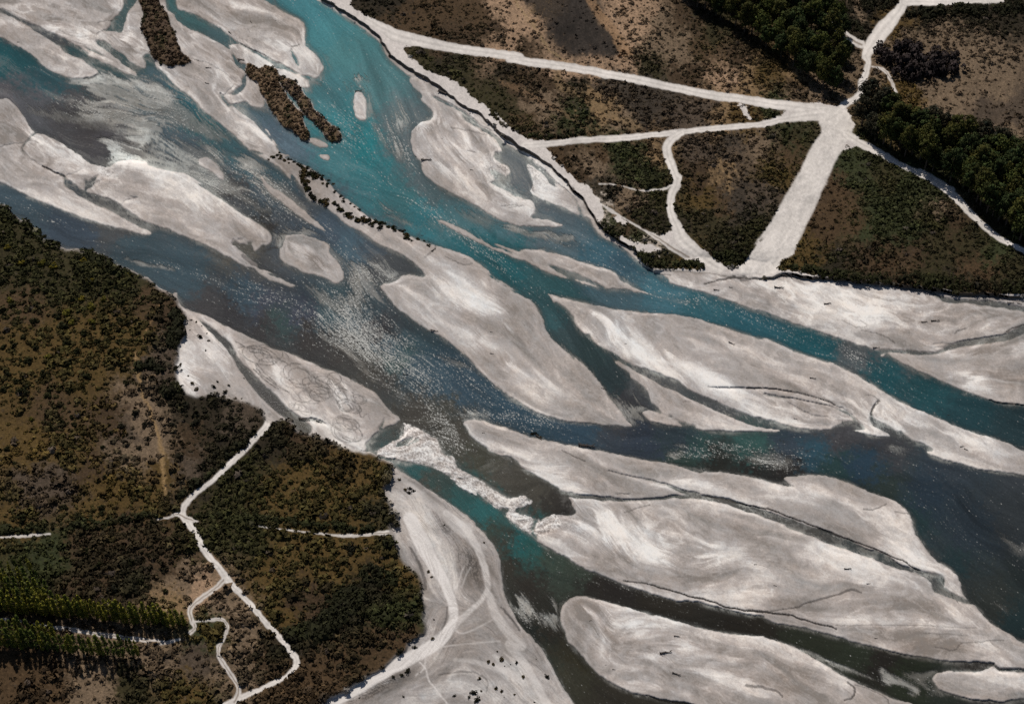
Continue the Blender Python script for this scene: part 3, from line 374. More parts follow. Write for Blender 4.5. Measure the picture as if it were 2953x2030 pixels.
# scrub ground: full view x, y, ground kind, bush kind, bush density
SCRUB = """20,560 g g 1;100,640 g g 1;60,700 r g .5;200,620 g g 1;300,650 g g .8;330,690 r g .5;390,720 b k .7;390,780 m k .8;150,760 o g .8;250,760 o g .8;60,760 o g .7;350,840 m k .6;300,790 o g .7;300,740 o g .7;60,850 o g .6;200,850 o g .5;120,930 r g .4;250,950 b o .4;330,900 v b .25;345,960 v b .3;355,1010 v b .4;370,1060 o b .3;420,920 k k .8;470,930 k k .9;540,940 m k .8;430,1000 b k .8;510,1000 k k .8;420,1060 m k .6;60,1010 o o .5;200,1060 b o .5;140,1090 m b .5;80,1110 m b .5;250,1110 o o .5;330,1120 o g .5;40,1160 o g .6;200,1180 o g .6;450,1100 k k .8;290,990 m k .5;290,1010 v k .4;160,1010 o g .5
600,1010 k k .9;700,1000 b k .9;560,1060 g g .9;700,1060 o g .8;800,1050 o k .8;860,1080 o g .8;500,1140 g g .9;650,1130 o g .8;780,1140 o g .8;860,1170 g k .8;560,1220 g g .8;700,1220 o g .7;820,1230 o g .6;900,1300 o g .6;480,1220 g g .8;620,1300 o g .6;750,1290 o g .6;700,1370 b k .7;780,1400 k k 1;860,1330 k k 1;880,1400 G g .9;900,1390 G g .9;730,1440 k k .9;760,1480 r k .5;850,1450 r k .5;900,1450 r b .5;640,1400 o g .6;720,1520 r b .5;640,1560 r b .5;540,1400 v b .4;500,1370 v b .3;560,1460 v b .4;460,1350 p b .3;420,1320 v b .4;300,1310 k k .8;200,1230 b k .7;350,1250 b k .7;420,1230 b g .7;100,1260 G g .8;300,1200 b k .7;200,1330 b k .7;250,1290 b k .7;400,1370 y g .4;450,1500 m b .5;550,1520 v k .5;350,1500 v b .4;300,1560 g k .7;100,1540 r b .4;200,1570 v b .3;50,1520 r b .4;420,1580 o g .5;200,1480 v b .3;470,1440 G o .5;600,1500 b k .6;640,1480 k k .8
870,10 k k .6;950,50 r k .6;1000,20 r k .6;900,60 r k .4;1080,40 r k .6;1120,70 b k .9;1040,90 b k .9;1000,100 b k .5;1160,30 p b .25;1200,70 p b .2;1150,100 p k .3;1190,115 b k .8;1230,20 y b .2;1330,80 n n .25;1280,60 n n .25;1380,110 n n .25;1300,20 n n .25;1360,140 p r .4;1420,20 p r .4;1450,60 p k .5;1410,130 p r .4;1480,110 v k .6;1440,90 p k .4;1510,60 v k .6;1560,40 b k .8;1620,60 g k .9;1600,110 r g .6;1680,140 b k .8;1750,170 o k .8;1800,185 y b .4;1650,180 p b .4;1540,110 v k .5;1560,170 b k .5;1470,155 g k .9;1700,190 y b .4;1800,205 b k .8;1850,215 v b .4
960,130 g g .9;1040,180 g g 1;1100,220 g g 1;1010,160 k g 1;1150,160 k k .9;1150,130 p k .4;1180,190 b k .7;1150,250 g g .9;1230,240 v b .4;1200,290 r g .8;1200,310 k g .9;1270,160 p b .3;1250,180 b k .8;1310,200 k k .8;1340,230 y b .3;1300,250 G g 1;1330,280 G g 1;1390,180 n b .5;1370,260 y b .3;1450,200 n b .6;1410,285 v b .4;1500,220 n b .6;1600,250 m b .5;1550,270 m b .5;1450,260 n b .5;1680,250 o b .5;1640,290 y b .4;1640,230 y b .3;1750,255 G g .9;1700,270 o b .5;1790,255 v b .2
1290,340 b k .6;1270,350 r b .5;1350,380 v b .4;1370,340 r b .5;1430,350 G g 1;1470,400 G g 1;1400,330 G g 1;1380,430 k k .8;1320,410 b k .6;1470,325 r b .6;1480,340 y b .3;1350,460 k k .7;1420,450 v b .5;1460,490 k g .8;1500,450 g g .9;1430,510 b g .8;1510,520 k g 1;1400,475 v b .5
1600,340 m b .5;1660,330 n b .5;1720,320 v b .4;1660,370 m b .5;1590,390 b k .5;1800,290 G g .9;1820,310 g g .9;1780,360 r g .7;1680,430 n b .4;1700,480 n k .5;1600,440 o g .6;1620,500 g k .8;1650,560 k g 1;1740,430 m k .6;1720,520 g g .9;1760,400 o g .7;1730,560 g g .9;1650,385 y b .3;1640,450 r k .6
1390,490 G g .9;1450,545 G g .9;1530,590 g g .9;1360,470 s g .5;1500,585 g g .9;1560,600 o g .8;1470,560 s g .6
1920,370 G g .9;1960,420 G g .9;2000,480 G g .9;2060,440 G g .9;1890,430 r b .5;1870,500 r b .5;1830,570 o g .8;1920,500 r g .7;1970,540 G g .9;2050,530 G g .9;2120,510 g g .9;2070,570 b k .6;2140,580 g k .7;2200,610 r b .6;2000,600 r b .6;1960,580 b k .7;2020,410 g g .9;2130,470 v k .6;2080,400 G g .9;2170,510 b k .6;2200,540 g k .8;2260,580 G g .8;2150,640 k g 1;1900,600 k g 1;2300,620 g k .9;2100,630 g g .8;2040,620 r k .6;2320,660 k g 1;2000,640 k g .9;2130,440 G g .9;2240,620 r b .5
2060,110 v b .5;2000,120 v b .4;2100,180 v b .3;2150,80 v b .5;2250,130 v m .6;2150,200 v b .35;2250,250 m b .5;2300,330 v b .5;2200,300 v b .35;2060,215 o o .5;2090,265 y o .5;2160,285 v b .3;2130,245 v b .3;2200,40 k k .9;2100,25 k k .7;2280,60 k k .9;1960,20 v b .3;1920,40 k k .8;1900,15 k k .8;1960,60 k k .9;1990,15 k k .9;2020,45 o b .3;2250,180 v b .35;2320,250 m b .5;2180,150 v b .35"""
PAL = {  # ground colour, bush colour as they look sunlit
 'g': ((55, 49, 29), (52, 53, 26)), 'o': ((84, 66, 35), (84, 70, 33)), 'b': ((68, 53, 37), (60, 48, 33)),
 'k': ((44, 37, 26), (38, 37, 21)), 'p': ((158, 130, 104), (112, 90, 68)), 'y': ((130, 106, 76), (112, 92, 62)),
 'm': ((80, 68, 56), (68, 58, 47)), 'v': ((116, 98, 78), (94, 80, 61)), 'G': ((52, 56, 33), (52, 61, 33)),
 'r': ((76, 59, 40), (68, 55, 35)), 'n': ((62, 54, 45), (56, 48, 40)), 's': ((190, 176, 160), (60, 58, 34)),
}
# strips of tall dark scrub: (ribbon in photograph points, height in metres)
HEDGES = [
 ("31 400,790,40 700,845,70 1000,885,80 1300,885,50 1500,910,100 1700,925,90 1950,945,90 2321,960,100 2600,980,100", 2.6),
 ("02 2150,740,50 2040,830,60 1900,980,60 1750,1090,50 1600,1190,50 1500,1250,40", 2.0),
 ("12 0,1430,40 300,1450,44 600,1500,50; 13 750,100,60 900,145,60 1100,130,70", 1.8),
 ("03 0,150,50 200,140,50 420,115,50", 1.8), ("03 570,110,50 750,90,60 950,75,50 1150,45,50 1290,25,30", 1.8),
 ("02 1600,1420,30 1900,1430,40 2300,1450,40", 1.6),
 ("20 390,1160,40 600,1140,50 860,1130,50", 1.6),
 ("21 1390,780,30 1500,770,50 1650,760,50 1780,760,60", 2.2), ("21 960,430,50 1080,510,50 1180,590,40 1300,680,70 1380,740,60", 1.8),
 ("30 1300,130,60 1500,110,60 1700,90,70 2000,80,80 2321,60,90", 3.0), ("30 700,100,60 850,200,80 950,270,50", 2.6), ("30 950,40,90 1100,60,90 1240,20,70", 3.0), ("30 590,20,60 660,60,60", 2.6),
 ("03 1640,870,20 1730,860,20 1860,865,20", 1.2), ("03 1700,960,60 1780,1010,60 1840,960,60", 1.5),
 ("13 780,760,160 930,700,160 700,930,170 520,1000,120 380,1000,80", 2.2), ("13 1090,520,150 1220,540,120", 2.4), ("13 1200,250,60 1240,290,50", 2.0),
 ("01 1480,1200,90 1470,1330,120 1450,1450,80", 1.8), ("02 1180,180,60 1260,160,90 1340,190,60", 2.0), ("02 1400,360,110 1480,350,60", 2.0),
 ("21 1880,690,70 2000,720,90 2150,700,70", 2.0), ("20 1480,1480,60 1300,1560,60", 1.6), ("20 1850,1120,60 2000,1110,50", .9),
 ("01 0,270,60 60,320,90 130,380,70 260,450,50 380,560,60 480,600,60", 2.4), ("01 700,700,60 800,690,60 950,800,60 1080,840,50", 1.8),
]
# ------------------------------------------------------------------ fields on the lattice
def D2(s): return W0 / 2322.0 * s
b = np.zeros((GH, GW)); bidx = np.zeros((GH, GW), dtype=np.int16)
for i, s in enumerate(BARS):
    m = fill(s, 1.2)
    b[m] = 1; bidx[m] = i + 1
isle = np.zeros((GH, GW), bool)
isle_list = []
for s in ISLES:
    m = fill(s, 1.5); isle |= m; isle_list.append(m); b[m] = 1
for s, lv in CHANNELS:
    d = ribbon(s, 1.2)
    m = sstep(1.5, -1.5, d)
    b = b * (1 - m) + lv * m
west = fill(WEST, 2.5); neast = fill(NEAST, 2.0)
land = west | neast
b[land] = 1
# the rippled lip between the brown and the teal channel breaks into lobes along its edges
lipm = fill(BARS[24], 3.0).astype(float); lipe = blur(lipm, 3.5)
ph = (U * math.cos(math.radians(62)) + V * math.sin(math.radians(62))) / 5.2 + 2.2 * WOB[0] + .8 * WOB[1]
lobes = np.sin(ph)
b = np.where((lipm > .5) & ~land, np.clip(b - 1.0 * sstep(.15, .8, lobes) * sstep(.93, .55, lipe), 0, 1), b)
# hand-drawn fingers: the downstream edge of some sheets is combed by LIC later
ANG = np.full((GH, GW), 0.0)
FLOW = """0,50 25;200,100 30;100,300 30;300,250 10;250,380 5;450,300 42;600,60 20;700,60 50;800,200 60;650,250 55;500,130 40;900,350 50;1100,350 50;1250,480 30;1000,500 35;700,450 42;500,480 32;200,450 25;200,560 28;400,640 20;600,700 22;800,650 60;850,760 40;1000,620 35;1000,700 25;1100,800 35;1200,900 35;1300,700 50;1400,850 45;1500,700 20;1400,780 55;1700,750 25;1700,900 15;1900,850 30;2000,930 45;2200,950 25;2000,680 5;2200,750 -5;2250,850 10;1500,990 8;1800,1040 10;1200,960 10;1000,900 45;600,900 45;750,900 35;950,980 -35;1100,1080 -30;1200,1150 -25;980,1050 20;1100,1150 45;1300,1080 25;1600,1100 18;1900,1150 22;2050,1200 40;2150,1250 45;2250,1350 45;1300,1230 40;1400,1220 60;1550,1260 15;1600,1320 -10;1800,1280 12;1900,1400 5;2050,1440 5;1200,1290 40;1500,1360 20;1900,1480 18;1350,1420 60;1450,1430 0;1500,1520 20;1700,1500 15;1900,1560 30;2200,1550 15;1000,1150 65;1020,1300 85;1000,1440 -50;850,1540 -30;1150,1500 45;1250,1500 55"""
def pts(s): 
    out = []
    for line in s.replace('\n', ';').split(';'):
        line = line.strip()
        if line: out.append(line.split())
    return out
def idw(xs, ys, vals, power, step=4, warp=0.0, eps=200.0):
    """inverse-distance mix of control values, on a coarse lattice unless warped"""
    vals = np.asarray(vals, float)
    UU = U[::step, ::step]; VV = V[::step, ::step]
    if warp:
        UU = UU + WOB[0][::step, ::step] * warp; VV = VV + WOB[1][::step, ::step] * warp
    num = np.zeros(UU.shape + (vals.shape[1],)); den = np.zeros(UU.shape)
    for x, y, v in zip(xs, ys, vals):
        w = 1.0 / ((UU - x)**2 + (VV - y)**2 + eps) ** power
        den += w; num += w[..., None] * v
    num /= den[..., None]
    if step == 1: return num
    # bilinear up
    out = np.empty((GH, GW, vals.shape[1]))
    yi = np.arange(GH) / step; xi = np.arange(GW) / step
    y0 = np.minimum(yi.astype(int), UU.shape[0]-2); x0 = np.minimum(xi.astype(int), UU.shape[1]-2)
    fy = np.clip(yi - y0, 0, 1)[:, None, None]; fx = np.clip(xi - x0, 0, 1)[None, :, None]
    a = num[y0][:, x0]; c = num[y0][:, x0+1]; d = num[y0+1][:, x0]; e = num[y0+1][:, x0+1]
    out = (a*(1-fx) + c*fx)*(1-fy) + (d*(1-fx) + e*fx)*fy
    return out
K = W0 / 2322.0
fl = pts(FLOW)
xs = [float(l[0].split(',')[0]) * K for l in fl]; ys = [float(l[0].split(',')[1]) * K for l in fl]
an = np.radians([float(l[1]) for l in fl])
fv = idw(xs, ys, np.stack([np.cos(an), np.sin(an)], 1), 1.6, 6)
# bend towards the shore lines
bs = blur(b, 5.0)
gy, gx = np.gradient(bs)
tx, ty = -gy, gx
sg = np.sign(tx * fv[..., 0] + ty * fv[..., 1]); tx *= sg; ty *= sg
gm = np.hypot(tx, ty); wgt = np.clip(gm * 14, 0, 1)
wx = blur(WOB[0], 3) * .35; 
fx = fv[..., 0] * (1 - wgt) + tx / (gm + 1e-9) * wgt - wx * fv[..., 1]
fy = fv[..., 1] * (1 - wgt) + ty / (gm + 1e-9) * wgt + wx * fv[..., 0]
n_ = np.hypot(fx, fy) + 1e-9; fx /= n_; fy /= n_
fx = blur(fx, 2.5); fy = blur(fy, 2.5); n_ = np.hypot(fx, fy) + 1e-9; fx /= n_; fy /= n_

def lic(noise, steps, h=1.2):
    acc = noise.copy(); 
    for sgn in (1, -1):
        px = np.tile(np.arange(GW, dtype=np.float32), (GH, 1)); py = np.tile(np.arange(GH, dtype=np.float32)[:, None], (1, GW))
        for k in range(steps):
            i = np.clip(np.rint(py), 0, GH-1).astype(np.int32); j = np.clip(np.rint(px), 0, GW-1).astype(np.int32)
            px += sgn * h * fx[i, j]; py += sgn * h * fy[i, j]
            i = np.clip(np.rint(py), 0, GH-1).astype(np.int32); j = np.clip(np.rint(px), 0, GW-1).astype(np.int32)
            acc += noise[i, j] * (1 - k / steps)
    acc -= acc.mean(); return acc / acc.std()
L_coarse = lic(blur(fnoise(0.8), 5.0), 34, 2.0)
L_mid = lic(blur(fnoise(0.3), 2.0), 26, 1.6)
L_fine = lic(fnoise(0.0), 12, 1.0)
white = fnoise(0.0); soft = fnoise(2.4, 0.004); med = fnoise(1.4, 0.01)
bbf = fnoise(1.0, 0.02)

# ------------------------------------------------------------------ height
land_s = blur(land.astype(float), 1.6)
nes = blur(neast.astype(float), 1.3); wes = blur(west.astype(float), 2.0)
bb = .7 * blur(b, 0.9) + .3 * blur(b, 4.0)
bb = np.where(bb > .5, bb, bb)
hb = (bb - .5) * .8                        # -0.4 .. 0.4
far_in = blur(b, 14.0)
hb += .35 * sstep(.55, 1, far_in) * (b > .5) * blur((b > .5).astype(float), 2)
hb += (L_coarse * .04 + L_mid * .03) * sstep(.05, .4, hb)
hb += .035 * (L_mid * .6 + med * .6) * sstep(-.28, -.05, hb) * sstep(.25, .1, hb)
apron = np.clip(1.5 * blob(1590*K, 604*K, 120*K, 26*K, 4) + 1.2 * blob(1700*K, 606*K, 90*K, 22*K, 2), 0, 1)
Z = hb + (1.9 - 1.75 * apron) * sstep(.1, .95, nes) + 1.3 * sstep(.1, .95, wes)
isl_s = blur(isle.astype(float), 1.2)
Z += .9 * isl_s
Z += .10 * blur(med, 1.0) * land_s
# inland swells of the western scrub
Z += land_s * .5 * blur(soft, 6)

# ------------------------------------------------------------------ roads
road_m = np.zeros((GH, GW)); road_id = np.zeros((GH, GW), dtype=np.int16)
rut = np.zeros((GH, GW))
for i, (nm, s) in enumerate(ROADS):
    d = ribbon(s, .6, .95)
    d = d + blur(med, 1.2) * 1.6 + white * .2
    m = sstep(1.8, -1.8, d)
    if nm == 'dirt_track': m = m * .92
    road_m = np.maximum(road_m, m); road_id[d < 0] = i + 1
    dc = ribbon(s, .6, .0)            # distance to the centre line
    dd = ribbon(s, .6, .95)
    wloc = dc - dd                     # local half width
    q = dc / np.maximum(wloc, 1)
    if nm == 'dirt_track':
        g = np.exp(-(q / .28)**2) * sstep(3, 6, wloc) * .75
    else:
        g = -.22 * np.exp(-((np.abs(q) - .42) / .16)**2) + .26 * np.exp(-(q / .14)**2) * sstep(4, 8, wloc) + .28 * sstep(.75, 1.0, np.abs(q))
    rut = np.where(m > .3, g, rut)
wr = fill(WIDE_ROAD, 1.0)
wrs = blur(wr.astype(float), .8); road_m = np.maximum(road_m, wrs); road_id[wr] = 50
neg = np.zeros((GH, GW))
for s in NE_GRAVEL:
    neg = np.maximum(neg, blur(fill(s, 3.0).astype(float), 1.5))
ngr = sstep(.42, .58, neg + (med * .10 + white * .03))     # ragged gravel margins
ngr *= nes > .4

# ------------------------------------------------------------------ sand colours
tone = np.zeros((GH, GW))
for l in pts(TONE):
    x, y, rx, ry, a, v = [float(q) for q in l[0].split(',')]
    jx = WOB[0] * 6; 
    tone += v * blob(x * K, y * K, rx * K, ry * K, a)
# warp the tones along the flow so that they fray
def licwarp(f, noise, amp):
    ii, jj = np.mgrid[0:GH, 0:GW]
    i = np.clip(ii + fy * noise * amp, 0, GH-1).astype(int); j = np.clip(jj + fx * noise * amp, 0, GW-1).astype(int)
    return f[i, j]
tone = licwarp(tone, L_fine * .5 + L_mid, 9.0)
tone = np.tanh(tone * 1.15)
L_vein = lic(blur(fnoise(0.6), 1.2), 14, 1.2)
vein = np.exp(-(L_vein / .13)**2) * sstep(-.4, .9, soft + .4 * med)
mask1 = sstep(.2, 1.0, L_coarse * .5 + soft * .7)
Lms = blur(L_mid, 1.3); Lfs = blur(L_fine, .8)
sandv = .335 + .09 * L_coarse + .055 * Lms + .02 * Lfs + .70 * tone + .03 * med - .10 * vein + .12 * mask1
# sharpened sheets: thresholded streaks make crisp light lobes with darker troughs
lobe = sstep(-.25, .35, L_coarse * .6 + Lms * .5 + tone * 1.4 - .35)
sandv = sandv * .82 + .14 * lobe + .05 + .03 * bbf + .02 * white
scal = blur(fill(BARS[24], 3.0).astype(float), 1.5)
lf2 = blur(L_fine, .7) * 1.3 + L_vein * .5
sandv = sandv * (1 - scal) + scal * (.66 - .34 * sstep(-.1, .9, lobes) + .24 * sstep(.3, 1, -lobes) + .16 * lf2 + .08 * white)
Z += .10 * scal * lf2
marA = lic(blur(fnoise(3.0, .010), 1.0), 14, 1.6); marB = lic(fnoise(2.7, .02), 7, 1.3)
stripe = np.sin(2.8 * marA + 1.3 * marB + .10 * Lms)
stripe2 = np.sin(3.6 * marB + 1.3 * marA + 2.0)
mreg = np.clip(.42 + .6 * blob(150*K, 60*K, 200*K, 90*K, 20) + .5 * blob(500*K, 120*K, 200*K, 120*K, 40) + .5 * blob(130*K, 360*K, 160*K, 70*K, 20) + .5 * blob(1120*K, 380*K, 160*K, 90*K, 45) + .45 * blob(2000*K, 700*K, 400*K, 60*K, 5)
   + .4 * blob(1420*K, 760*K, 120*K, 60*K, 50) + .35 * blob(1480*K, 1230*K, 200*K, 80*K, 20) + .35 * blob(1550*K, 1480*K, 200*K, 80*K, 10) + .3 * blob(2050*K, 1420*K, 200*K, 60*K, 5) + .4 * blob(1950*K, 940*K, 200*K, 40*K, 10), 0, 1)
lt = sstep(.35, .8, stripe); dk = sstep(.45, .95, -stripe)
sandv += mreg * (.22 * lt - .15 * dk + .12 * sstep(.4, .9, stripe2) - .07 * sstep(.5, .95, -stripe2))
# thin scour lines along some of the sheet edges
scour = np.exp(-((stripe - .35) / .07)**2) * sstep(.2, .9, soft + .5 * med) * mreg
sandv -= .22 * scour
# light rim just above the water, darker wet line at it
rim = np.exp(-((blur(b, 2.2) - .80) / .12)**2) * (~land)
sandv += .10 * rim
wetline = np.exp(-((blur(b, 1.2) - .5) / .16)**2) * (~land)
sandv = np.clip(sandv, 0, 1.05)
S_dark = alb((136, 127, 119)); S_mid = alb((184, 175, 168)); S_lt = alb((238, 232, 224))
t = sandv[..., None]
sand = np.where(t < .5, S_dark + (S_mid - S_dark) * (t * 2), S_mid + (S_lt - S_mid) * (t * 2 - 1))
sand = sand * (1 + .012 * soft[..., None] * np.array([1, 0, -1]) + .02 * L_mid[..., None] * np.array([.6, 0, -.4]))
sand *= (1 - .12 * wetline)[..., None]
wet = sstep(.5, .15, bb)[..., None]
fan = np.zeros((GH, GW))
for s_, k_, f_ in SHALLOW:
    if k_ <= .25: fan = np.maximum(fan, blur(fill(s_, 3.0).astype(float), 2.0))
sand = sand * (1 + .26 * fan * sstep(-1.2, 1.2, L_fine * .7 + L_mid * .7))[..., None]
wet = wet * (1 - .7 * fan[..., None])
sand = sand * (1 - .22 * wet)
# cuts, rills and drift lines
cut = np.zeros((GH, GW))
for s, v in CUTS:
    d = ribbon(s, 1.0)
    cut = np.maximum(cut, v * sstep(1.8, -.6, d + .4 * white))
Z -= .25 * cut
cutc = alb((44, 40, 38))
sand = sand * (1 - cut[..., None]) + cutc * cut[..., None]
# rough braided rills in a few places
RILL = [("D", 1150, 380, 60, 50, 40, .9), ("D", 240, 400, 40, 30, 30, .8), ("D", 230, 130, 60, 50, 30, .35), ("D", 560, 90, 30, 50, 50, .8), ("D", 430, 470, 40, 24, 20, .4),
        ("D", 1040, 1010, 90, 50, 40, .5), ("D", 1170, 1110, 120, 40, 36, .6), ("D", 1290, 1180, 50, 50, 40, .5), ("D", 930, 970, 50, 40, -30, .5), ("D", 2000, 930, 40, 40, 0, .3), ("D", 1200, 390, 50, 40, 40, .7), ("D", 1370, 760, 90, 50, 40, .25)]
rmask = np.zeros((GH, GW))
for _, x, y, rx, ry, a, v in RILL: rmask += v * blob(x*K, y*K, rx*K, ry*K, a)
ridge = 1 - np.abs(L_mid * .7 + bbf * .5) / .35
rl = np.clip(ridge, 0, 1) * np.clip(rmask, 0, 1) * (~land)
sand = sand * (1 - .6 * rl[..., None])
Z -= .12 * rl

# tyre marks: hand-brake circles on the bar and the bundles on the lower gravel
tr = np.zeros((GH, GW)); trl = np.zeros((GH, GW))
def ell(cx, cy, rx, ry, rot, a0, a1, w):
    a = np.radians(np.linspace(a0, a1, 26)); r = math.radians(rot)
    x = rx * np.cos(a); y = ry * np.sin(a)
    X = TX[1] + (cx + x*math.cos(r) - y*math.sin(r)) * 800/2321.; Y = TY[2] + (cy + x*math.sin(r) + y*math.cos(r)) * 800/2321.
    return np.stack([X, Y, np.full_like(X, w * 800/2321.)], 1)
for (cx, cy, sx, sy, n, r0, r1) in [(590, 390, 90, 40, 14, 50, 120), (860, 480, 70, 30, 8, 50, 110), (860, 645, 30, 18, 9, 50, 90), (880, 720, 50, 20, 4, 80, 130),
                                  (450, 240, 120, 70, 6, 60, 150), (980, 435, 26, 14, 6, 26, 60), (700, 280, 90, 40, 6, 80, 150), (820, 340, 80, 40, 6, 60, 120), (480, 500, 40, 30, 4, 40, 70), (150, 60, 90, 20, 5, 60, 160)]:
    for k in range(n):
        r = random.uniform(r0, r1); a0 = random.uniform(0, 360)
        e = ell(cx + random.gauss(0, sx * .6), cy + random.gauss(0, sy * .6), r, r * random.uniform(.42, .65), random.uniform(5, 35), a0, a0 + random.uniform(150, 400), random.uniform(4, 8))
        tr = np.maximum(tr, random.uniform(.35, .75) * sstep(1.6, -.6, ribbon(e, 0.0)))
for s in ["12 100,130,10 130,200,12 230,280,12 330,350,12 390,375,8", "12 60,40,10 190,60,12 300,100,12 330,120,10", "12 120,150,9 160,100,9 260,90,9 400,150,8", "12 0,0,10 100,20,10 200,40,10 240,90,8 250,140,8",
          "12 90,190,9 210,290,10 300,350,9", "01 1990,1460,8 2100,1455,10 2200,1500,10 2321,1560,10", "01 1960,1400,6 2060,1460,8 2140,1500,8", "02 2130,130,8 2200,200,10 2321,320,10", "12 340,540,5 450,530,5 560,550,5", "12 980,520,5 990,590,5 1040,560,5 1060,600,5", "12 440,470,5 400,560,5 430,600,4"]:
    tr = np.maximum(tr, .7 * sstep(1.6, -.6, ribbon(s, 1.0)))
for s, w in [("13 1400,40,110 1500,250,130 1600,430,110 1700,600,80 1760,780,80 1750,920,80 1650,1060,110 1450,1190,110 1200,1310,120 950,1450,130 700,1590,120", .85),
          ("13 1700,0,60 1860,130,70 1960,280,60 2020,450,60 2050,620,50 1990,730,40 1880,830,50 1750,960,60", .5), ("13 2060,680,60 2120,850,80 2240,1020,80 2330,1110,90; 23 200,1100,80 330,1250,60 420,1420,70 520,1600,70", .4),
          ("13 1450,1210,10 1530,1300,12 1560,1400,12 1640,1500,12 1720,1600,12", .8), ("13 1540,1180,10 1510,1300,10 1450,1350,10", .7), ("13 1680,1110,10 1900,1085,10 2150,1070,10", .6), ("13 1720,920,14 1850,1000,14 2100,880,10", .5),
          ("13 1780,1220,30 1950,1240,40 2200,1320,60 2330,1400,60", .35), ("13 1850,440,8 1810,560,8 1770,640,10", .7), ("13 1900,450,8 1830,620,8", .6), ("12 1300,1080,40 1500,1240,60 1700,1420,80 1850,1560,90", .3)]:
    d = ribbon(s, 1.0)
    trl = np.maximum(trl, w * sstep(3, -4, d) * (.55 + .45 * sstep(-.5, .8, L_fine + .6*L_mid)))
tr = tr * (.35 + .65 * sstep(-.9, .5, med + .6 * white))
sand = sand * (1 - .9 * tr[..., None])
flat = fill(BARS[-1], 1.0) & ~land
sand = np.where(flat[..., None], sand * .87 * (1 - .16 * np.clip(L_fine * .8 + white * .4, 0, 2)[..., None]), sand)
gdark = np.clip(.5 * blob(1080*K, 1300*K, 20*K, 44*K, -20) * 1.5 + .7*blob(1050*K, 1265*K, 36*K, 24*K, 40) + .5*blob(990*K, 1160*K, 16*K, 60*K, -35) + .5 * blob(1000*K, 1200*K, 30*K, 14*K, 10) + .7*blob(1015*K, 1445*K, 14*K, 34*K, -50) + .9*blob(840*K, 1570*K, 60*K, 12*K, -28) + .4*blob(900*K, 1540*K, 60*K, 16*K, -20)
   + .4*blob(930*K, 1300*K, 10*K, 70*K, -14) + .35*blob(950*K, 1210*K, 16*K, 30*K, 0), 0, 1)
gdark *= sstep(-.9, .6, med + L_fine * .5 + white * .4)
sand = sand * (1 - .6 * gdark * flat)[..., None]
trl = np.clip(trl * 1.25, 0, 1) * flat
sand = sand * (1 - trl[..., None]) + alb((228, 221, 214)) * trl[..., None]

# ------------------------------------------------------------------ scrubland colours
sc = pts(SCRUB)
sx = [float(l[0].split(',')[0]) * K for l in sc]; sy = [float(l[0].split(',')[1]) * K for l in sc]
gv = np.array([np.concatenate([alb(PAL[l[1]][0]), alb(PAL[l[2]][1]), [float(l[3])]]) for l in sc])
scf = idw(sx, sy, gv, 2.6, 2, warp=16.0, eps=60.0)
ground = scf[..., :3]; bushc = scf[..., 3:6]; bushd = scf[..., 6]
mot = med * .5 + bbf * .35 + white * .25
ground = ground * np.exp(.24 * mot)[..., None]
tuft = sstep(.5, 1.3, fnoise(1.0, .05) + .3 * white)[..., None] * np.clip(bushd, 0, 1)[..., None]
ground = ground * (1 - .45 * tuft) + bushc * .45 * tuft
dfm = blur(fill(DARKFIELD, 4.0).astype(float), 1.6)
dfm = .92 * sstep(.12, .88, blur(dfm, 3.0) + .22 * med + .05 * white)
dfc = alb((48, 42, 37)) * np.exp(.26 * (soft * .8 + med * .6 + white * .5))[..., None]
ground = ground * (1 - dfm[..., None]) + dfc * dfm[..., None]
faintm = np.zeros((GH, GW))
for s, c, v in FAINT:
    d = ribbon(s, 1.5) + med * 2.0
    m = (v * sstep(4, -3, d) * (.6 + .4 * sstep(-.6, .6, white + med)))[..., None]
    ground = ground * (1 - m) + alb(c) * m; faintm = np.maximum(faintm, m[..., 0])
# pale speckle strip along the foot of the north-east bank
gravc = alb((206, 197, 189)) * (1 + .05 * L_mid + .05 * white + .04 * med)[..., None]
scrubm = land_s.copy()
ngm = ngr[..., None]
ground = ground * (1 - ngm) + gravc * ngm
rc = alb((213, 205, 196)) * (1 + .03 * blur(L_fine, .8) + .06 * soft + .03 * med)[..., None] * (1 - .46 * np.clip(rut, -.3, 1))[..., None]
wdir = math.radians(-62.0)
acr = (U * math.sin(-wdir) + V * math.cos(-wdir)) if False else (-(U) * math.sin(wdir) + V * math.cos(wdir))
wst = .5 * np.sin(acr * .42 + 1.5 * soft) + .5 * np.sin(acr * .9 + 2 * soft + 1)
rc = np.where((road_id == 50)[..., None], rc * (1 + .035 * wst + .03 * med)[..., None], rc)
earth = alb((112, 88, 62))
vis = rut > .3
rc = np.where(vis[..., None], rc * (1 - (rut * .8)[..., None]) + earth * (rut * .8)[..., None], rc)
rm = road_m[..., None]
ground = ground * (1 - rm) + rc * rm
# darker grey-brown band on the cut bank face
col = sand * (1 - land_s[..., None]) + ground * land_s[..., None]
bank = sstep(.06, .3, nes) * sstep(.97, .7, nes) * (1 - sstep(.15, .5, apron))
col = col * (1 - bank[..., None]) + alb((92, 84, 76)) * bank[..., None]
im = sstep(.3, .6, isl_s + .1 * med)[..., None]
islc = np.where((V < D2(150))[..., None], alb((82, 66, 52)), alb((112, 92, 72)))
g1 = blur((sstep(.2, .9, med + .3 * soft)), 1)[..., None]
islc = islc * (1 - g1) + alb((66, 56, 34)) * g1
islc = islc * np.exp(.35 * (white * .5 + bbf * .6))[..., None]
col = col * (1 - im) + islc * im
col = col * (1 + .028 * (white * .6 + fnoise(-.3) * .4))[..., None]
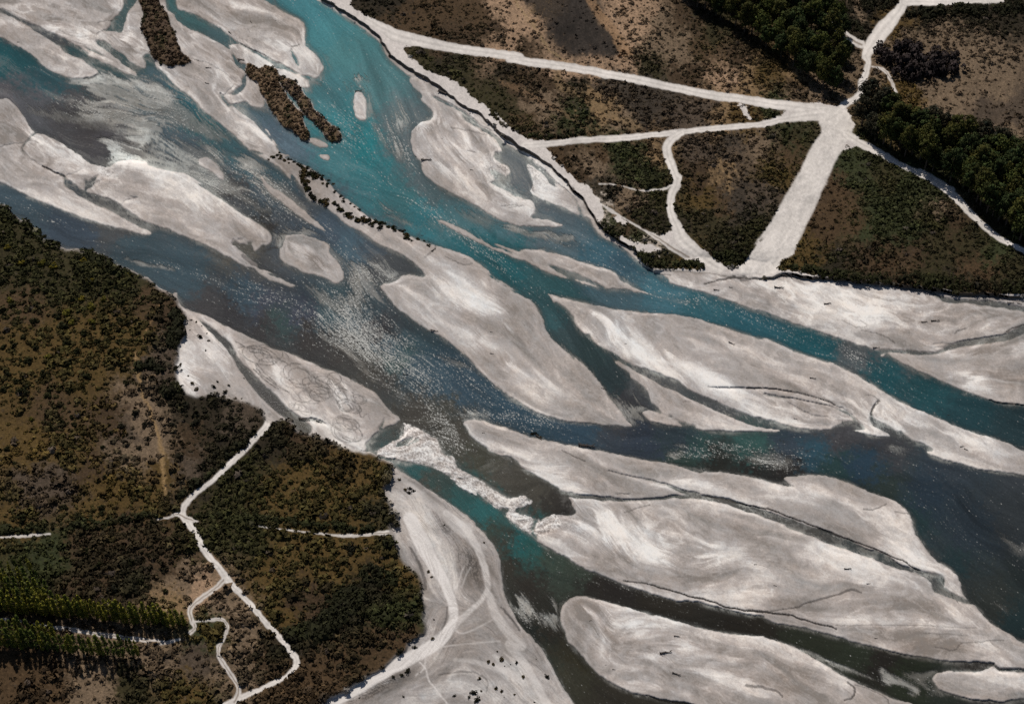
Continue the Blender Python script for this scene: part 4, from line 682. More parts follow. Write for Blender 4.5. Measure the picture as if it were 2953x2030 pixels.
# stones and sand of the scrubby spit
col = np.clip(col, .006, .9)
grain_amt = np.clip(.07 + .75 * land_s * (1 - np.maximum(road_m, ngr)) + isl_s + .12 * flat, 0, 1.0)

# ------------------------------------------------------------------ water
braid = np.clip(blob(330*K, 270*K, 300*K, 120*K, 30) + .9 * blob(640*K, 470*K, 200*K, 70*K, 38) + .7 * blob(850*K, 700*K, 130*K, 60*K, 45) + .6 * blob(200*K, 80*K, 260*K, 60*K, 25) + .5 * blob(1180*K, 430*K, 130*K, 60*K, 40) + .35*blob(900*K, 330*K, 120*K, 120*K, 0), 0, 1)
tn = pts(TINT)
wx_ = [float(l[0].split(',')[0]) * K for l in tn]; wy_ = [float(l[0].split(',')[1]) * K for l in tn]
def calm(c):
    r, g, b_ = [float(q) for q in c.split(',')]
    b_ = min(b_, g + 19); r = min(r, g + 5); m = (r + 2*g + b_) / 4; k = .27
    return [(r + (m-r)*k) * .93, (g + (m-g)*k) * .93, (b_ + (m-b_)*k) * .91]
tv = np.array([alb(calm(l[1])) for l in tn])
tint = idw(wx_, wy_, tv, 2.2, 2, warp=14.0, eps=500.0)
grain_w = white * .5 + fnoise(-.3) * .5
tint = tint * (1 + .085 * grain_w)[..., None]
tint = tint * (1 + .06 * L_mid + .07 * L_coarse + .05 * L_fine)[..., None]
milk = (braid * .6 * sstep(.2, 1.7, L_mid * .6 + L_coarse * .6 + L_fine * .4 + .3 * med))[..., None]
tint = tint * (1 - milk) + alb((176, 172, 164)) * milk
depth = np.clip(-hb, 0, 1)
opac = 1 - np.exp(-depth * 12.0)
shal = np.ones((GH, GW))
shal *= 1 - braid * .75 * sstep(.1, 1.5, L_coarse * .55 + L_mid * .45 + .45 * L_fine + .35 * med) 

for s, k, sf in SHALLOW:
    m = blur(fill(s, 3.0).astype(float), sf)
    m = licwarp(m, L_fine * .7 + L_mid * .8, 7.0 if sf > 2 else 4.0)
    m = sstep(.0, 1.0, m + .28 * (L_mid * .6 + L_fine * .5 + .4 * white) * (4 * m * (1 - m)))
    shal = shal * (1 - m * (1 - k))
shal = shal + fan * .7 * sstep(.35, 1.2, L_vein * .55 + L_fine * .45 + .5 * L_mid) * (1 - shal)
mar_ = sstep(.07, .50, blur(b, 5.5)) * (.35 + .65 * sstep(-.8, .9, soft + .5 * med)) * (1 - blur(land.astype(float), 5) > .6)
mar_ = licwarp(mar_, L_fine * .5 + L_mid * .5, 4.0)
opac = opac * shal * (1 - .74 * mar_)
opac = np.clip(opac * (1 + .04 * L_mid), 0, .985)
opac *= sstep(-.02, .05, -hb)
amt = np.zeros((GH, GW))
for l in pts(FOAM_GLITTER):
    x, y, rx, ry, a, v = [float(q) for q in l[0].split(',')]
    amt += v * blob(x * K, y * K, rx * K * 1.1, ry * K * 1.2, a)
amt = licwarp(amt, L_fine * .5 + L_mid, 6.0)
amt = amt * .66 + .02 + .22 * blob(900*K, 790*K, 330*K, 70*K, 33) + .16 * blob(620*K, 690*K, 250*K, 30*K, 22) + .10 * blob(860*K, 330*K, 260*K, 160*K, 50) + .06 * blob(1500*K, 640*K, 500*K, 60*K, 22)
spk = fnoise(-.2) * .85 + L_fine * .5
foam_glitter = sstep(2.35, 5.0, spk + 2.3 * amt - .25) + .25 * sstep(1.6, 4.0, spk + 2.0 * amt)  # pale specks: white riffles plus sun glitter painted into the water colour
foam_glitter = np.clip(foam_glitter, 0, 1) * sstep(.02, .2, opac + .3 * (shal < .9) * (depth > .02))
# ------------------------------------------------------------------ reflected margin
PADC = 140
def pad(a):
    w = ((PADC, PADC), (PADC, PADC)) + (((0, 0),) if a.ndim == 3 else ())
    return np.pad(a, w, mode='reflect')
PH, PW = GH + 2*PADC, GW + 2*PADC
PU, PV = np.meshgrid((np.arange(PW) - PADC) * CELL, (np.arange(PH) - PADC) * CELL)
Zp = pad(Z)
PX, PY = hit(PU, PV, Zp)
step_min = .02
rev = PY[::-1] - np.arange(PH)[:, None] * step_min
PY = (np.maximum.accumulate(rev, axis=0) + np.arange(PH)[:, None] * step_min)[::-1]
POS = np.stack([PX, PY, Zp], -1).reshape(-1, 3)
# normals over the whole sheet so that neighbouring pieces shade as one
def sheet_normals(P3):
    du = np.gradient(P3, axis=1); dv = np.gradient(P3, axis=0)
    n = np.cross(du, dv); n *= np.sign(n[..., 2:3] + 1e-12)
    return n / (np.linalg.norm(n, axis=-1, keepdims=True) + 1e-12)
NRM = sheet_normals(POS.reshape(PH, PW, 3)).reshape(-1, 3)

C = bpy.context.scene.collection
def tag(o, label=None, cat=None, group=None, kind=None):
    if label: o['label'] = label
    if cat: o['category'] = cat
    if group: o['group'] = group
    if kind: o['kind'] = kind
    return o

def mesh_from(name, verts, faces, nside, mat, attrs=(), normals=None, smooth=True, parent=None, link=True):
    me = bpy.data.meshes.new(name)
    nv, nf = len(verts), len(faces)
    me.vertices.add(nv); me.vertices.foreach_set('co', np.ascontiguousarray(verts, dtype=np.float32).ravel())
    me.loops.add(nf * nside); me.loops.foreach_set('vertex_index', np.ascontiguousarray(faces, dtype=np.int32).ravel())
    me.polygons.add(nf); me.polygons.foreach_set('loop_start', np.arange(nf, dtype=np.int32) * nside)
    me.polygons.foreach_set('loop_total', np.full(nf, nside, dtype=np.int32))
    me.polygons.foreach_set('use_smooth', np.full(nf, smooth, dtype=bool))
    for an_, kind, val in attrs:
        at = me.attributes.new(an_, kind, 'POINT')
        if kind == 'FLOAT_COLOR':
            c = np.ones((nv, 4), dtype=np.float32); c[:, :3] = val; at.data.foreach_set('color', c.ravel())
        else:
            at.data.foreach_set('value', np.ascontiguousarray(val, dtype=np.float32))
    me.update(calc_edges=True)
    if normals is not None:
        me.normals_split_custom_set_from_vertices(np.ascontiguousarray(normals, dtype=np.float32))
    me.materials.append(mat)
    if not link: return me
    o = bpy.data.objects.new(name, me); C.objects.link(o)
    if parent: o.parent = parent
    return o

# ------------------------------------------------------------------ materials
def nt(name):
    m = bpy.data.materials.new(name); m.use_nodes = True
    t = m.node_tree; t.nodes.clear()
    return m, t, t.nodes.new, t.links.new
def mat_terrain():
    m, t, N, L = nt('gravel_and_earth')
    out = N('ShaderNodeOutputMaterial'); bs = N('ShaderNodeBsdfPrincipled'); L(bs.outputs[0], out.inputs[0])
    bs.inputs['Roughness'].default_value = .95; bs.inputs['Specular IOR Level'].default_value = .12
    a = N('ShaderNodeAttribute'); a.attribute_name = 'col'
    g = N('ShaderNodeAttribute'); g.attribute_name = 'grain'
    geo = N('ShaderNodeNewGeometry')
    n1 = N('ShaderNodeTexNoise'); n1.inputs['Scale'].default_value = 1.3; n1.inputs['Detail'].default_value = 4; n1.inputs['Roughness'].default_value = .7
    L(geo.outputs['Position'], n1.inputs['Vector'])
    mr = N('ShaderNodeMapRange'); mr.inputs[1].default_value = .25; mr.inputs[2].default_value = .75; mr.inputs[3].default_value = -.55; mr.inputs[4].default_value = .55
    L(n1.outputs[0], mr.inputs[0])
    mu = N('ShaderNodeMath'); mu.operation = 'MULTIPLY_ADD'; L(mr.outputs[0], mu.inputs[0]); L(g.outputs['Fac'], mu.inputs[1]); mu.inputs[2].default_value = 1.0
    vm = N('ShaderNodeVectorMath'); vm.operation = 'SCALE'; L(a.outputs['Color'], vm.inputs[0]); L(mu.outputs[0], vm.inputs['Scale'])
    L(vm.outputs[0], bs.inputs['Base Color'])
    bp = N('ShaderNodeBump'); bp.inputs['Strength'].default_value = .5
    gm_ = N('ShaderNodeMath'); gm_.operation = 'MULTIPLY'; L(g.outputs['Fac'], gm_.inputs[0]); gm_.inputs[1].default_value = .5; L(gm_.outputs[0], bp.inputs['Distance'])
    L(n1.outputs[0], bp.inputs['Height']); L(bp.outputs[0], bs.inputs['Normal'])
    return m
def mat_water():
    m, t, N, L = nt('river_water')
    out = N('ShaderNodeOutputMaterial')
    bs = N('ShaderNodeBsdfPrincipled'); bs.inputs['Roughness'].default_value = .12; bs.inputs['Specular IOR Level'].default_value = .13
    a = N('ShaderNodeAttribute'); a.attribute_name = 'col'
    o_ = N('ShaderNodeAttribute'); o_.attribute_name = 'opacity'
    f = N('ShaderNodeAttribute'); f.attribute_name = 'foam_glitter'
    geo = N('ShaderNodeNewGeometry')
    n1 = N('ShaderNodeTexNoise'); n1.inputs['Scale'].default_value = .9; n1.inputs['Detail'].default_value = 5; n1.inputs['Roughness'].default_value = .75
    L(geo.outputs['Position'], n1.inputs['Vector'])
    bp = N('ShaderNodeBump'); bp.inputs['Strength'].default_value = .25; bp.inputs['Distance'].default_value = .12
    L(n1.outputs[0], bp.inputs['Height']); L(bp.outputs[0], bs.inputs['Normal'])
    mr = N('ShaderNodeMapRange'); mr.inputs[1].default_value = .3; mr.inputs[2].default_value = .7; mr.inputs[3].default_value = .86; mr.inputs[4].default_value = 1.14
    L(n1.outputs[0], mr.inputs[0])
    vm = N('ShaderNodeVectorMath'); vm.operation = 'SCALE'; L(a.outputs['Color'], vm.inputs[0]); L(mr.outputs[0], vm.inputs['Scale'])
    L(vm.outputs[0], bs.inputs['Base Color'])
    tr_ = N('ShaderNodeBsdfTransparent'); tr_.inputs[0].default_value = (.93, .97, .97, 1)
    mx = N('ShaderNodeMixShader'); L(o_.outputs['Fac'], mx.inputs[0]); L(tr_.outputs[0], mx.inputs[1]); L(bs.outputs[0], mx.inputs[2])
    wh = N('ShaderNodeBsdfDiffuse'); wh.inputs[0].default_value = (.38, .375, .345, 1)  # one pale colour for the riffles and the painted glitter
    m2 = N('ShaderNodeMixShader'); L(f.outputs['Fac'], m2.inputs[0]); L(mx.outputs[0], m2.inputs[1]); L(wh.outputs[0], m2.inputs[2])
    L(m2.outputs[0], out.inputs[0])
    return m
def mat_leaf(name='foliage', rough=.9):
    m, t, N, L = nt(name)
    out = N('ShaderNodeOutputMaterial'); bs = N('ShaderNodeBsdfPrincipled'); L(bs.outputs[0], out.inputs[0])
    bs.inputs['Roughness'].default_value = rough; bs.inputs['Specular IOR Level'].default_value = .1
    a = N('ShaderNodeAttribute'); a.attribute_name = 'col'
    oi = N('ShaderNodeObjectInfo')
    mr = N('ShaderNodeMapRange'); mr.inputs[3].default_value = .82; mr.inputs[4].default_value = 1.2; L(oi.outputs['Random'], mr.inputs[0])
    vm = N('ShaderNodeVectorMath'); vm.operation = 'SCALE'; L(a.outputs['Color'], vm.inputs[0]); L(mr.outputs[0], vm.inputs['Scale'])
    L(vm.outputs[0], bs.inputs['Base Color'])
    return m
def mat_plain(name, c, var=.3, scale=6):
    m, t, N, L = nt(name)
    out = N('ShaderNodeOutputMaterial'); bs = N('ShaderNodeBsdfPrincipled'); L(bs.outputs[0], out.inputs[0])
    bs.inputs['Roughness'].default_value = .9
    n1 = N('ShaderNodeTexNoise'); n1.inputs['Scale'].default_value = scale; n1.inputs['Detail'].default_value = 5
    mr = N('ShaderNodeMapRange'); mr.inputs[3].default_value = 1 - var; mr.inputs[4].default_value = 1 + var; L(n1.outputs[0], mr.inputs[0])
    vm = N('ShaderNodeVectorMath'); vm.operation = 'SCALE'; vm.inputs[0].default_value = c; L(mr.outputs[0], vm.inputs['Scale'])
    L(vm.outputs[0], bs.inputs['Base Color'])
    return m
M_TER = mat_terrain(); M_WAT = mat_water(); M_LEAF = mat_leaf()
M_BARK = mat_plain('bark', tuple(alb((84, 70, 58)))); M_DRIFT = mat_plain('weathered_wood', tuple(alb((62, 54, 47))))

# ------------------------------------------------------------------ the ground in its pieces
lab = np.where(b > .5, bidx, 0).astype(np.int32)
lab[(Z < 0) & ~land & ~isle] = 0
for i, m in enumerate(isle_list): lab[m] = 300 + i
lab[west] = 100; lab[neast] = 101
lab[(ngr > .5) & neast] = 102
on = (road_m > .5) & (road_id > 0) & land
lab[on] = 200 + road_id[on]
lp = pad(lab)
FI = np.arange(PH * PW).reshape(PH, PW)
quads = np.stack([FI[:-1, :-1], FI[1:, :-1], FI[1:, 1:], FI[:-1, 1:]], -1).reshape(-1, 4)
fl_lab = lp[:-1, :-1].reshape(-1)
COLp = pad(col).reshape(-1, 3); GRp = pad(grain_amt).reshape(-1)
BAR_L = {1: "pale sand sheet at the left edge above the wide teal pool", 2: "mottled sand flat in the upper left corner", 26: "broad pale gravel bar below the middle of the picture",
         17: "long pale gravel bar down the middle with a scrubby upper spit", 33: "pale gravel flat with wheel tracks at the bottom"}
def piece(code, name, label=None, kind='structure'):
    f = quads[fl_lab == code]
    if not len(f): return
    used, inv = np.unique(f, return_inverse=True)
    o = mesh_from(name, POS[used], inv.reshape(-1, 4), 4, M_TER, [('col', 'FLOAT_COLOR', COLp[used]), ('grain', 'FLOAT', GRp[used])], NRM[used])
    tag(o, label, None, None, kind)
    return o
codes = [int(c) for c in np.unique(fl_lab)]
for c in codes:
    if c == 0: piece(c, 'river_bed', 'sand and gravel bed under the braided river')
    elif c < 100: piece(c, 'gravel_bar' if c != len(BARS) else 'gravel_flat', BAR_L.get(c))
    elif c == 100: piece(c, 'scrub_ground', 'brown and olive scrub ground left of the river')
    elif c == 101: piece(c, 'scrub_ground', 'tan and green scrub ground right of the river')
    elif c == 102: piece(c, 'gravel_bank', 'bare pale gravel beside the tracks on the far bank')
    elif c == 250: piece(c, 'gravel_road', 'wide straight pale gravel road down to the river')
    elif c < 300: piece(c, ROADS[c - 201][0])
    else: piece(c, 'island_ground')
# water
wm = (hb < .03) & ~land & ~isle
wm = blur(wm.astype(float), 1.2) > .02
wp = pad(wm)
fm = (wp[:-1, :-1] | wp[1:, :-1] | wp[1:, 1:] | wp[:-1, 1:]).reshape(-1)
f = quads[fm]; used, inv = np.unique(f, return_inverse=True)
WXp, WYp = hit(PU, PV, 0.0)
WP = np.stack([WXp, WYp, np.zeros_like(WXp)], -1).reshape(-1, 3)[used]
o = mesh_from('river', WP, inv.reshape(-1, 4), 4, M_WAT, [('col', 'FLOAT_COLOR', pad(tint).reshape(-1, 3)[used]), ('opacity', 'FLOAT', pad(opac).reshape(-1)[used]), ('foam_glitter', 'FLOAT', pad(foam_glitter).reshape(-1)[used])])
tag(o, 'braided river, turquoise and grey', kind='structure')
# land beyond
rw = np.array([[-6000, -2500, -1.6], [6000, -2500, -1.6], [6000, 9000, -1.6], [-6000, 9000, -1.6]], float)
gx_ = np.linspace(-6000, 6000, 60); gy_ = np.linspace(-2500, 9000, 60)
GX, GY = np.meshgrid(gx_, gy_); n60 = np.arange(3600).reshape(60, 60)
qf = np.stack([n60[:-1, :-1], n60[:-1, 1:], n60[1:, 1:], n60[1:, :-1]], -1).reshape(-1, 4)
gc = np.tile(alb((112, 100, 84)), (3600, 1)) * (1 + .2 * np.random.default_rng(3).standard_normal((3600, 1)))
o = mesh_from('ground', np.stack([GX, GY, np.full_like(GX, -1.6)], -1).reshape(-1, 3), qf, 4, M_TER, [('col', 'FLOAT_COLOR', np.clip(gc, .01, 1)), ('grain', 'FLOAT', np.ones(3600))])
tag(o, 'open country beyond the river', kind='structure')

# ------------------------------------------------------------------ foliage geometry
def leaf_tris(cen, rad, ht, ntri, size, colr, seed, up=-.15, fill_in=.62, flat=.45):
    """many clumps at once: cen (M,3), rad/ht/size (M,), colr (M,3) -> verts, faces, colours"""
    r = np.random.default_rng(seed); M = len(cen)
    d = r.standard_normal((M, ntri, 3)); d[..., 2] = np.abs(d[..., 2]) + up
    d /= np.linalg.norm(d, axis=-1, keepdims=True)
    rr = fill_in + (1 - fill_in) * r.random((M, ntri, 1)) ** .5
    sc_ = np.stack([rad, rad, ht], -1)[:, None, :]
    p = cen[:, None, :] + d * rr * sc_
    n = d + flat * r.standard_normal((M, ntri, 3)); n /= np.linalg.norm(n, axis=-1, keepdims=True)
    a = np.cross(n, r.standard_normal((M, ntri, 3))); a /= np.linalg.norm(a, axis=-1, keepdims=True) + 1e-9
    c = np.cross(n, a)
    s = size[:, None, None] * (.6 + .8 * r.random((M, ntri, 1)))
    v = np.stack([p + a * s, p - a * .5 * s + c * .87 * s, p - a * .5 * s - c * .87 * s], 2)
    k = (.78 + .44 * r.random((M, ntri, 1))) * (.75 + .5 * r.random((M, 1, 1)))
    cc = np.repeat((colr[:, None, :] * k)[:, :, None, :], 3, axis=2)
    nn = d + .35 * n + np.array([0, 0, .25]); nn /= np.linalg.norm(nn, axis=-1, keepdims=True)
    nn = np.repeat(nn[:, :, None, :], 3, axis=2).reshape(-1, 3)
    v = v.reshape(-1, 3); return v, np.arange(len(v)).reshape(-1, 3), cc.reshape(-1, 3), nn

def zat(u, v):
    j = np.clip(((np.asarray(u)) / CELL + PADC), 0, PW - 1.01); i = np.clip(((np.asarray(v)) / CELL + PADC), 0, PH - 1.01)
    return Zp[i.astype(int), j.astype(int)]
def ground_at(u, v):
    z = zat(u, v); x, y = hit(u, v, z)
    return np.stack([x, y, z], -1)
def mpu(u, v):
    """metres across per photograph unit at that point"""
    x0, _ = hit(u, v); x1, _ = hit(np.asarray(u) + 1, v); return x1 - x0

rclear = sstep(.22, .03, blur(road_m, 1.3))
dens = bushd * land_s * (1 - np.maximum(road_m, ngr)) * (1 - .8 * dfm) * (1 - .97 * np.clip(faintm * 1.5, 0, 1) * west) * (1 - .8 * faintm)
edge_gravel = (ngr > .4) & (road_m < .2) & (neg < .96)
dens = np.where(edge_gravel, .07, dens)
dens = np.clip(dens + .05 * (road_m < .1) * land_s * (ngr < .3), 0, 1)
hed = np.zeros((GH, GW)); hedh = np.zeros((GH, GW))
for s, h in HEDGES:
    m = sstep(6, -6, ribbon(s, 3.0) + 4 * med)
    hed = np.maximum(hed, m); hedh = np.maximum(hedh, m * h)
nord = land_s * (road_m < .25) * (ngr < .45)
nord = nord * (.25 + .75 * rclear)
dens = np.maximum(dens * rclear * (np.where(neast, .42, .16) + np.where(neast, .58, .84) * sstep(-.55, .7, .75 * med + .7 * soft)) * 1.25, hed * 1.2 * nord)
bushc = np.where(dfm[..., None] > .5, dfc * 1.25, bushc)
bc = bushc * (1 - .55 * (hed * nord)[..., None]) + alb((34, 34, 20)) * .55 * (hed * nord)[..., None]
grnd = np.random.default_rng(11)
dp = pad(dens); bp_ = pad(bc); hp = pad(hedh * nord)
soft_p = pad(soft); med_p = pad(med)
side = pad(np.where(west, 1, np.where(neast, 2, 0)))
dist = np.sqrt(PY**2 + CAM_H**2) / 580.0
pr = grnd.random((PH, PW)) < dp * .115 * dist * np.where(pad(neast) & (hp < .8), 1.9, 1.55)
for code, label in ((1, 'low brown and olive scrub covering the left bank'), (2, 'low green and tan scrub on the far bank')):
    ii, jj = np.nonzero(pr & (side == code))
    u = PU[ii, jj] + grnd.uniform(-1.2, 1.2, len(ii)); v = PV[ii, jj] + grnd.uniform(-1.2, 1.2, len(ii))
    cen = ground_at(u, v)
    h = hp[ii, jj]
    r_ = (.35 + grnd.random(len(ii)) ** 2.2 * 1.25) * (1 + .3 * (h > .8)) * (.86 if code == 1 else .72) * (1 + .32 * np.clip(soft_p[ii, jj] + .5 * med_p[ii, jj], -1, 1.6))
    ht = np.where(h > .8, h * grnd.uniform(.7, 1.15, len(ii)), r_ * grnd.uniform(.5, .95, len(ii)))
    gp_ = COLp.reshape(PH, PW, 3)[ii, jj]
    mixk = np.where(h[:, None] > .8, 0, .42 if code == 1 else .55)
    cl = (bp_[ii, jj] * (1 - mixk) + gp_ * mixk) * np.exp(grnd.normal(0, .24, (len(ii), 1))) * (1.14 if code == 1 else 1.2)
    cen[:, 2] -= .1
    vv, ff, cc, nn_ = leaf_tris(cen, r_, ht, 20, r_ * .52, cl, 20 + code, fill_in=.3)
    o = mesh_from('scrub', vv, ff, 3, M_LEAF, [('col', 'FLOAT_COLOR', cc)], nn_)
    tag(o, label, kind='stuff'); print('scrub', code, len(ii))

# scrub on the islands
for k, m in enumerate(isle_list):
    mb_ = blur(m.astype(float), 1.5); mr_ = ((mb_ + .16 * med) > .52) & (mb_ > .2)
    ii, jj = np.nonzero(mr_ & (grnd.random((GH, GW)) < .20))
    u = jj * CELL + grnd.uniform(-1, 1, len(ii)); v = ii * CELL + grnd.uniform(-1, 1, len(ii))
    cen = ground_at(u, v); r_ = .3 + grnd.random(len(ii)) ** 2 * .9; e = blur(m.astype(float), 3)[ii, jj]
    base = alb((78, 62, 46)) if k == 0 else (alb((118, 96, 72)) if k == 1 else alb((104, 88, 74)))
    mixg = (med[ii, jj] + soft[ii, jj] > .8)[:, None]
    base = base * np.exp(.35 * soft[ii, jj] + .25 * med[ii, jj])[:, None]
    cl = np.where(mixg, alb((58, 54, 34)), base) * np.exp(grnd.normal(0, .25, (len(ii), 1)))
    vv, ff, cc, nn_ = leaf_tris(cen, r_, r_ * np.where(e < .85, 1.5, .8), 22, r_ * .5, cl, 40 + k, fill_in=.3)
    o = mesh_from('island_scrub', vv, ff, 3, M_LEAF, [('col', 'FLOAT_COLOR', cc)], nn_)
    tag(o, ['dark brown scrub on the island at the top edge', 'tan and brown scrub on the left strip of the split island', 'grey brown scrub on the right strip of the split island'][k], kind='stuff')

# ------------------------------------------------------------------ trees
ORD = ['first', 'second', 'third', 'fourth', 'fifth', 'sixth', 'seventh', 'eighth', 'ninth', 'tenth', 'eleventh', 'twelfth', 'thirteenth', 'fourteenth', 'fifteenth', 'sixteenth', 'seventeenth', 'eighteenth', 'nineteenth', 'twentieth']
def ordw(n):
    if n <= 20: return ORD[n-1]
    t = {20: 'twenty', 30: 'thirty', 40: 'forty'}[n // 10 * 10]
    return {20: 'twentieth', 30: 'thirtieth', 40: 'fortieth'}[n] if n % 10 == 0 else t + '-' + ORD[n % 10 - 1]

def trunk_mesh(name, h, r, limbs, seed):
    rr = random.Random(seed); vs = []; fs = []
    def tube(p0, p1, r0, r1, n=7, seg=4):
        b0 = len(vs)
        p0 = np.array(p0, float); p1 = np.array(p1, float); ax = p1 - p0; ax /= np.linalg.norm(ax)
        s = np.cross(ax, (0.3, .8, .1)); s /= np.linalg.norm(s); t_ = np.cross(ax, s)
        for k in range(seg + 1):
            f_ = k / seg; c = p0 + (p1 - p0) * f_ + (np.array([rr.uniform(-1, 1), rr.uniform(-1, 1), 0]) * r0 * .4 if 0 < k < seg else 0)
            R = r0 + (r1 - r0) * f_
            for q in range(n):
                a = 2 * math.pi * q / n; vs.append(c + R * (math.cos(a) * s + math.sin(a) * t_))
        for k in range(seg):
            for q in range(n):
                a = b0 + k*n + q; c = b0 + k*n + (q+1) % n; fs.append((a, c, c + n, a + n))
    tube((0, 0, -.4), (rr.uniform(-.2, .2), rr.uniform(-.2, .2), h), r, r * .3)
    for k in range(limbs):
        z = h * (.35 + .6 * k / limbs); a = rr.uniform(0, 6.28); L_ = h * .28
        tube((0, 0, z), (math.cos(a) * L_, math.sin(a) * L_, z + L_ * .8), r * .4, r * .12, 5, 2)
    return mesh_from(name, np.array(vs), np.array(fs), 4, M_BARK, link=False)

def crown_broad(seed, R=3.4, z0=2.2, z1=12.0, base=(52, 62, 30)):
    r = np.random.default_rng(seed)
    n = 74
    d = r.standard_normal((n, 3)) * [1.15, .95, 1.0]; d /= np.linalg.norm(d, axis=1, keepdims=True); d *= r.uniform(.75, 1.25, (n, 1))
    c0 = np.array([0, 0, (z0 + z1) / 2]); ext = np.array([R * .74, R * .74, (z1 - z0) / 2 * .80])
    cen = c0 + d * ext * (.62 + .38 * r.random((n, 1)) ** .6)
    cen[:, :2] *= (1.05 - .30 * ((cen[:, 2:3] - z0) / (z1 - z0)))
    rad = (.45 + r.random(n) ** 1.6 * .95) * R / 3.4
    col_ = np.tile(alb(base), (n, 1)) * np.exp(r.normal(0, .18, (n, 1))) * (1 + .10 * r.normal(0, 1, (n, 1)) * np.array([1, .2, -.5]))
    v, f_, c, nn_ = leaf_tris(cen, rad, rad * .9, 56, np.full(n, .22 * R / 3.4), col_, seed + 1, up=-.35, fill_in=.8, flat=.5)
    return mesh_from('crown', v, f_, 3, M_LEAF, [('col', 'FLOAT_COLOR', c)], nn_, link=False)

def crown_spire(seed, R=1.5, h=12.0, base=(86, 88, 34)):
    r = np.random.default_rng(seed); n = 46
    t_ = np.sort(r.random(n)) ; z = 1.0 + t_ * (h - 1.4)
    prof = np.where(t_ < .25, .55 + 1.8 * t_, 1.0) * (1 - np.clip((t_ - .35) / .65, 0, 1) ** 1.5 * .88)
    a = r.uniform(0, 6.283, n); q = r.random(n) ** .5 * R * .62 * prof
    cen = np.stack([q * np.cos(a), q * np.sin(a), z], -1)
    rad = (.28 + .55 * prof) * R * r.uniform(.45, .75, n)
    col_ = np.tile(alb(base), (n, 1)) * np.exp(r.normal(0, .2, (n, 1)))
    v, f_, c, nn_ = leaf_tris(cen, rad, rad * 1.5, 34, np.full(n, .20), col_, seed + 1, up=-.3, fill_in=.7, flat=.6)
    return mesh_from('crown', v, f_, 3, M_LEAF, [('col', 'FLOAT_COLOR', c)], nn_, link=False)

def make_tree(name, trunk, crown):
    e = bpy.data.objects.new(name, None); C.objects.link(e)
    for nm, me in (('trunk', trunk), ('crown', crown)):
        c = bpy.data.objects.new(nm, me); C.objects.link(c); c.parent = e
    return e
def copy_tree(src):
    e = src.copy(); C.objects.link(e)
    for ch in list(src.children):
        c = ch.copy(); C.objects.link(c); c.parent = e
    return e
def along(s, spacing):
    """points every `spacing` full-view units along a traced line"""
    p = P(s); out = []
    acc = 0.0
    for a, b_ in zip(p[:-1], p[1:]):
        L_ = math.hypot(b_[0]-a[0], b_[1]-a[1]); 
        while acc <= L_:
            f_ = acc / L_; out.append((a[0] + (b_[0]-a[0]) * f_, a[1] + (b_[1]-a[1]) * f_)); acc += spacing * K
        acc -= L_
    return out
used_proto = {}
def place(proto, u, v, s, lean=0.02, zoff=0.0):
    first = used_proto.get(proto.name, True); used_proto[proto.name] = False
    e = proto if first else copy_tree(proto)
    p = ground_at(u, v); e.location = (p[0], p[1], p[2] + zoff)
    e.rotation_euler = (random.uniform(-lean, lean), random.uniform(-lean, lean), random.uniform(0, 6.28)); e.scale = (s * random.uniform(.92, 1.08), s * random.uniform(.92, 1.08), s)
    return e
TB = [trunk_mesh('trunk', 8.5, .28, 6, s) for s in (1, 2)]
protoB = [make_tree('broadleaf_tree', TB[k % 2], crown_broad(60 + 3*k, R=[3.4, 3.9, 3.1, 3.6, 3.3][k], z1=[11.5, 11, 12.5, 10.5, 12][k], base=[(74, 78, 36), (64, 70, 34), (80, 80, 38), (56, 64, 34), (76, 75, 36)][k])) for k in range(5)]
protoD = [make_tree('broadleaf_tree', TB[0], crown_broad(90, R=3.6, z1=10.5, base=(56, 54, 40)))]
BELT = [
 ("D 1550,-8 1600,18 1650,48 1700,75 1760,120 1800,150 1850,190 1890,215", 'front row of belt left of road crossing', 1, 20),
 ("D 1600,-12 1650,5 1700,30 1760,70 1820,120 1870,155 1915,190", 'second row of belt left of road crossing', 1, 20),
 ("D 1660,-16 1710,0 1760,28 1820,65 1870,100 1925,150", 'third row of belt left of road crossing', 1, 25),
 ("D 1780,-6 1830,25 1880,60 1920,95", 'back row of belt left of road crossing', 1, 26),
 ("D 1956,292 2010,330 2060,352 2110,385 2160,412 2210,452 2260,500 2310,545", 'front row of belt right of road crossing', 2, 19),
 ("D 1965,250 2020,292 2080,325 2130,352 2190,385 2240,425 2290,470 2340,520", 'second row of belt right of road crossing', 2, 20),
 ("D 2090,300 2140,325 2190,345 2240,375 2290,412 2340,455", 'third row of belt right of road crossing', 2, 25),
 ("D 2215,345 2260,365 2300,390 2345,425", 'back row of belt right of road crossing', 2, 26),
]
for s, lb, bel, sp in BELT:
    for i, (u, v) in enumerate(along(s, sp)):
        dark = bel == 2 and i < 3
        pr_ = random.choice(protoB) if not dark else protoD[0]
        e = place(pr_, u + random.uniform(-6, 6), v + random.uniform(-10, 10), random.uniform(1.2, 1.75))
        tag(e, f"leafy tree, {ordw(i+1)} from left in {lb}", 'tree', 'trees of the belt ' + ('left' if bel == 1 else 'right') + ' of the road crossing')
TS = [trunk_mesh('trunk', 11, .14, 3, 5)]
protoS = [make_tree('conifer_tree', TS[0], crown_spire(120 + 3*k, R=[1.45, 1.2, 1.6, 1.35][k], h=[12.5, 13.5, 11.5, 12][k], base=[(126, 122, 46), (84, 92, 40), (106, 108, 42), (130, 124, 46)][k])) for k in range(4)]
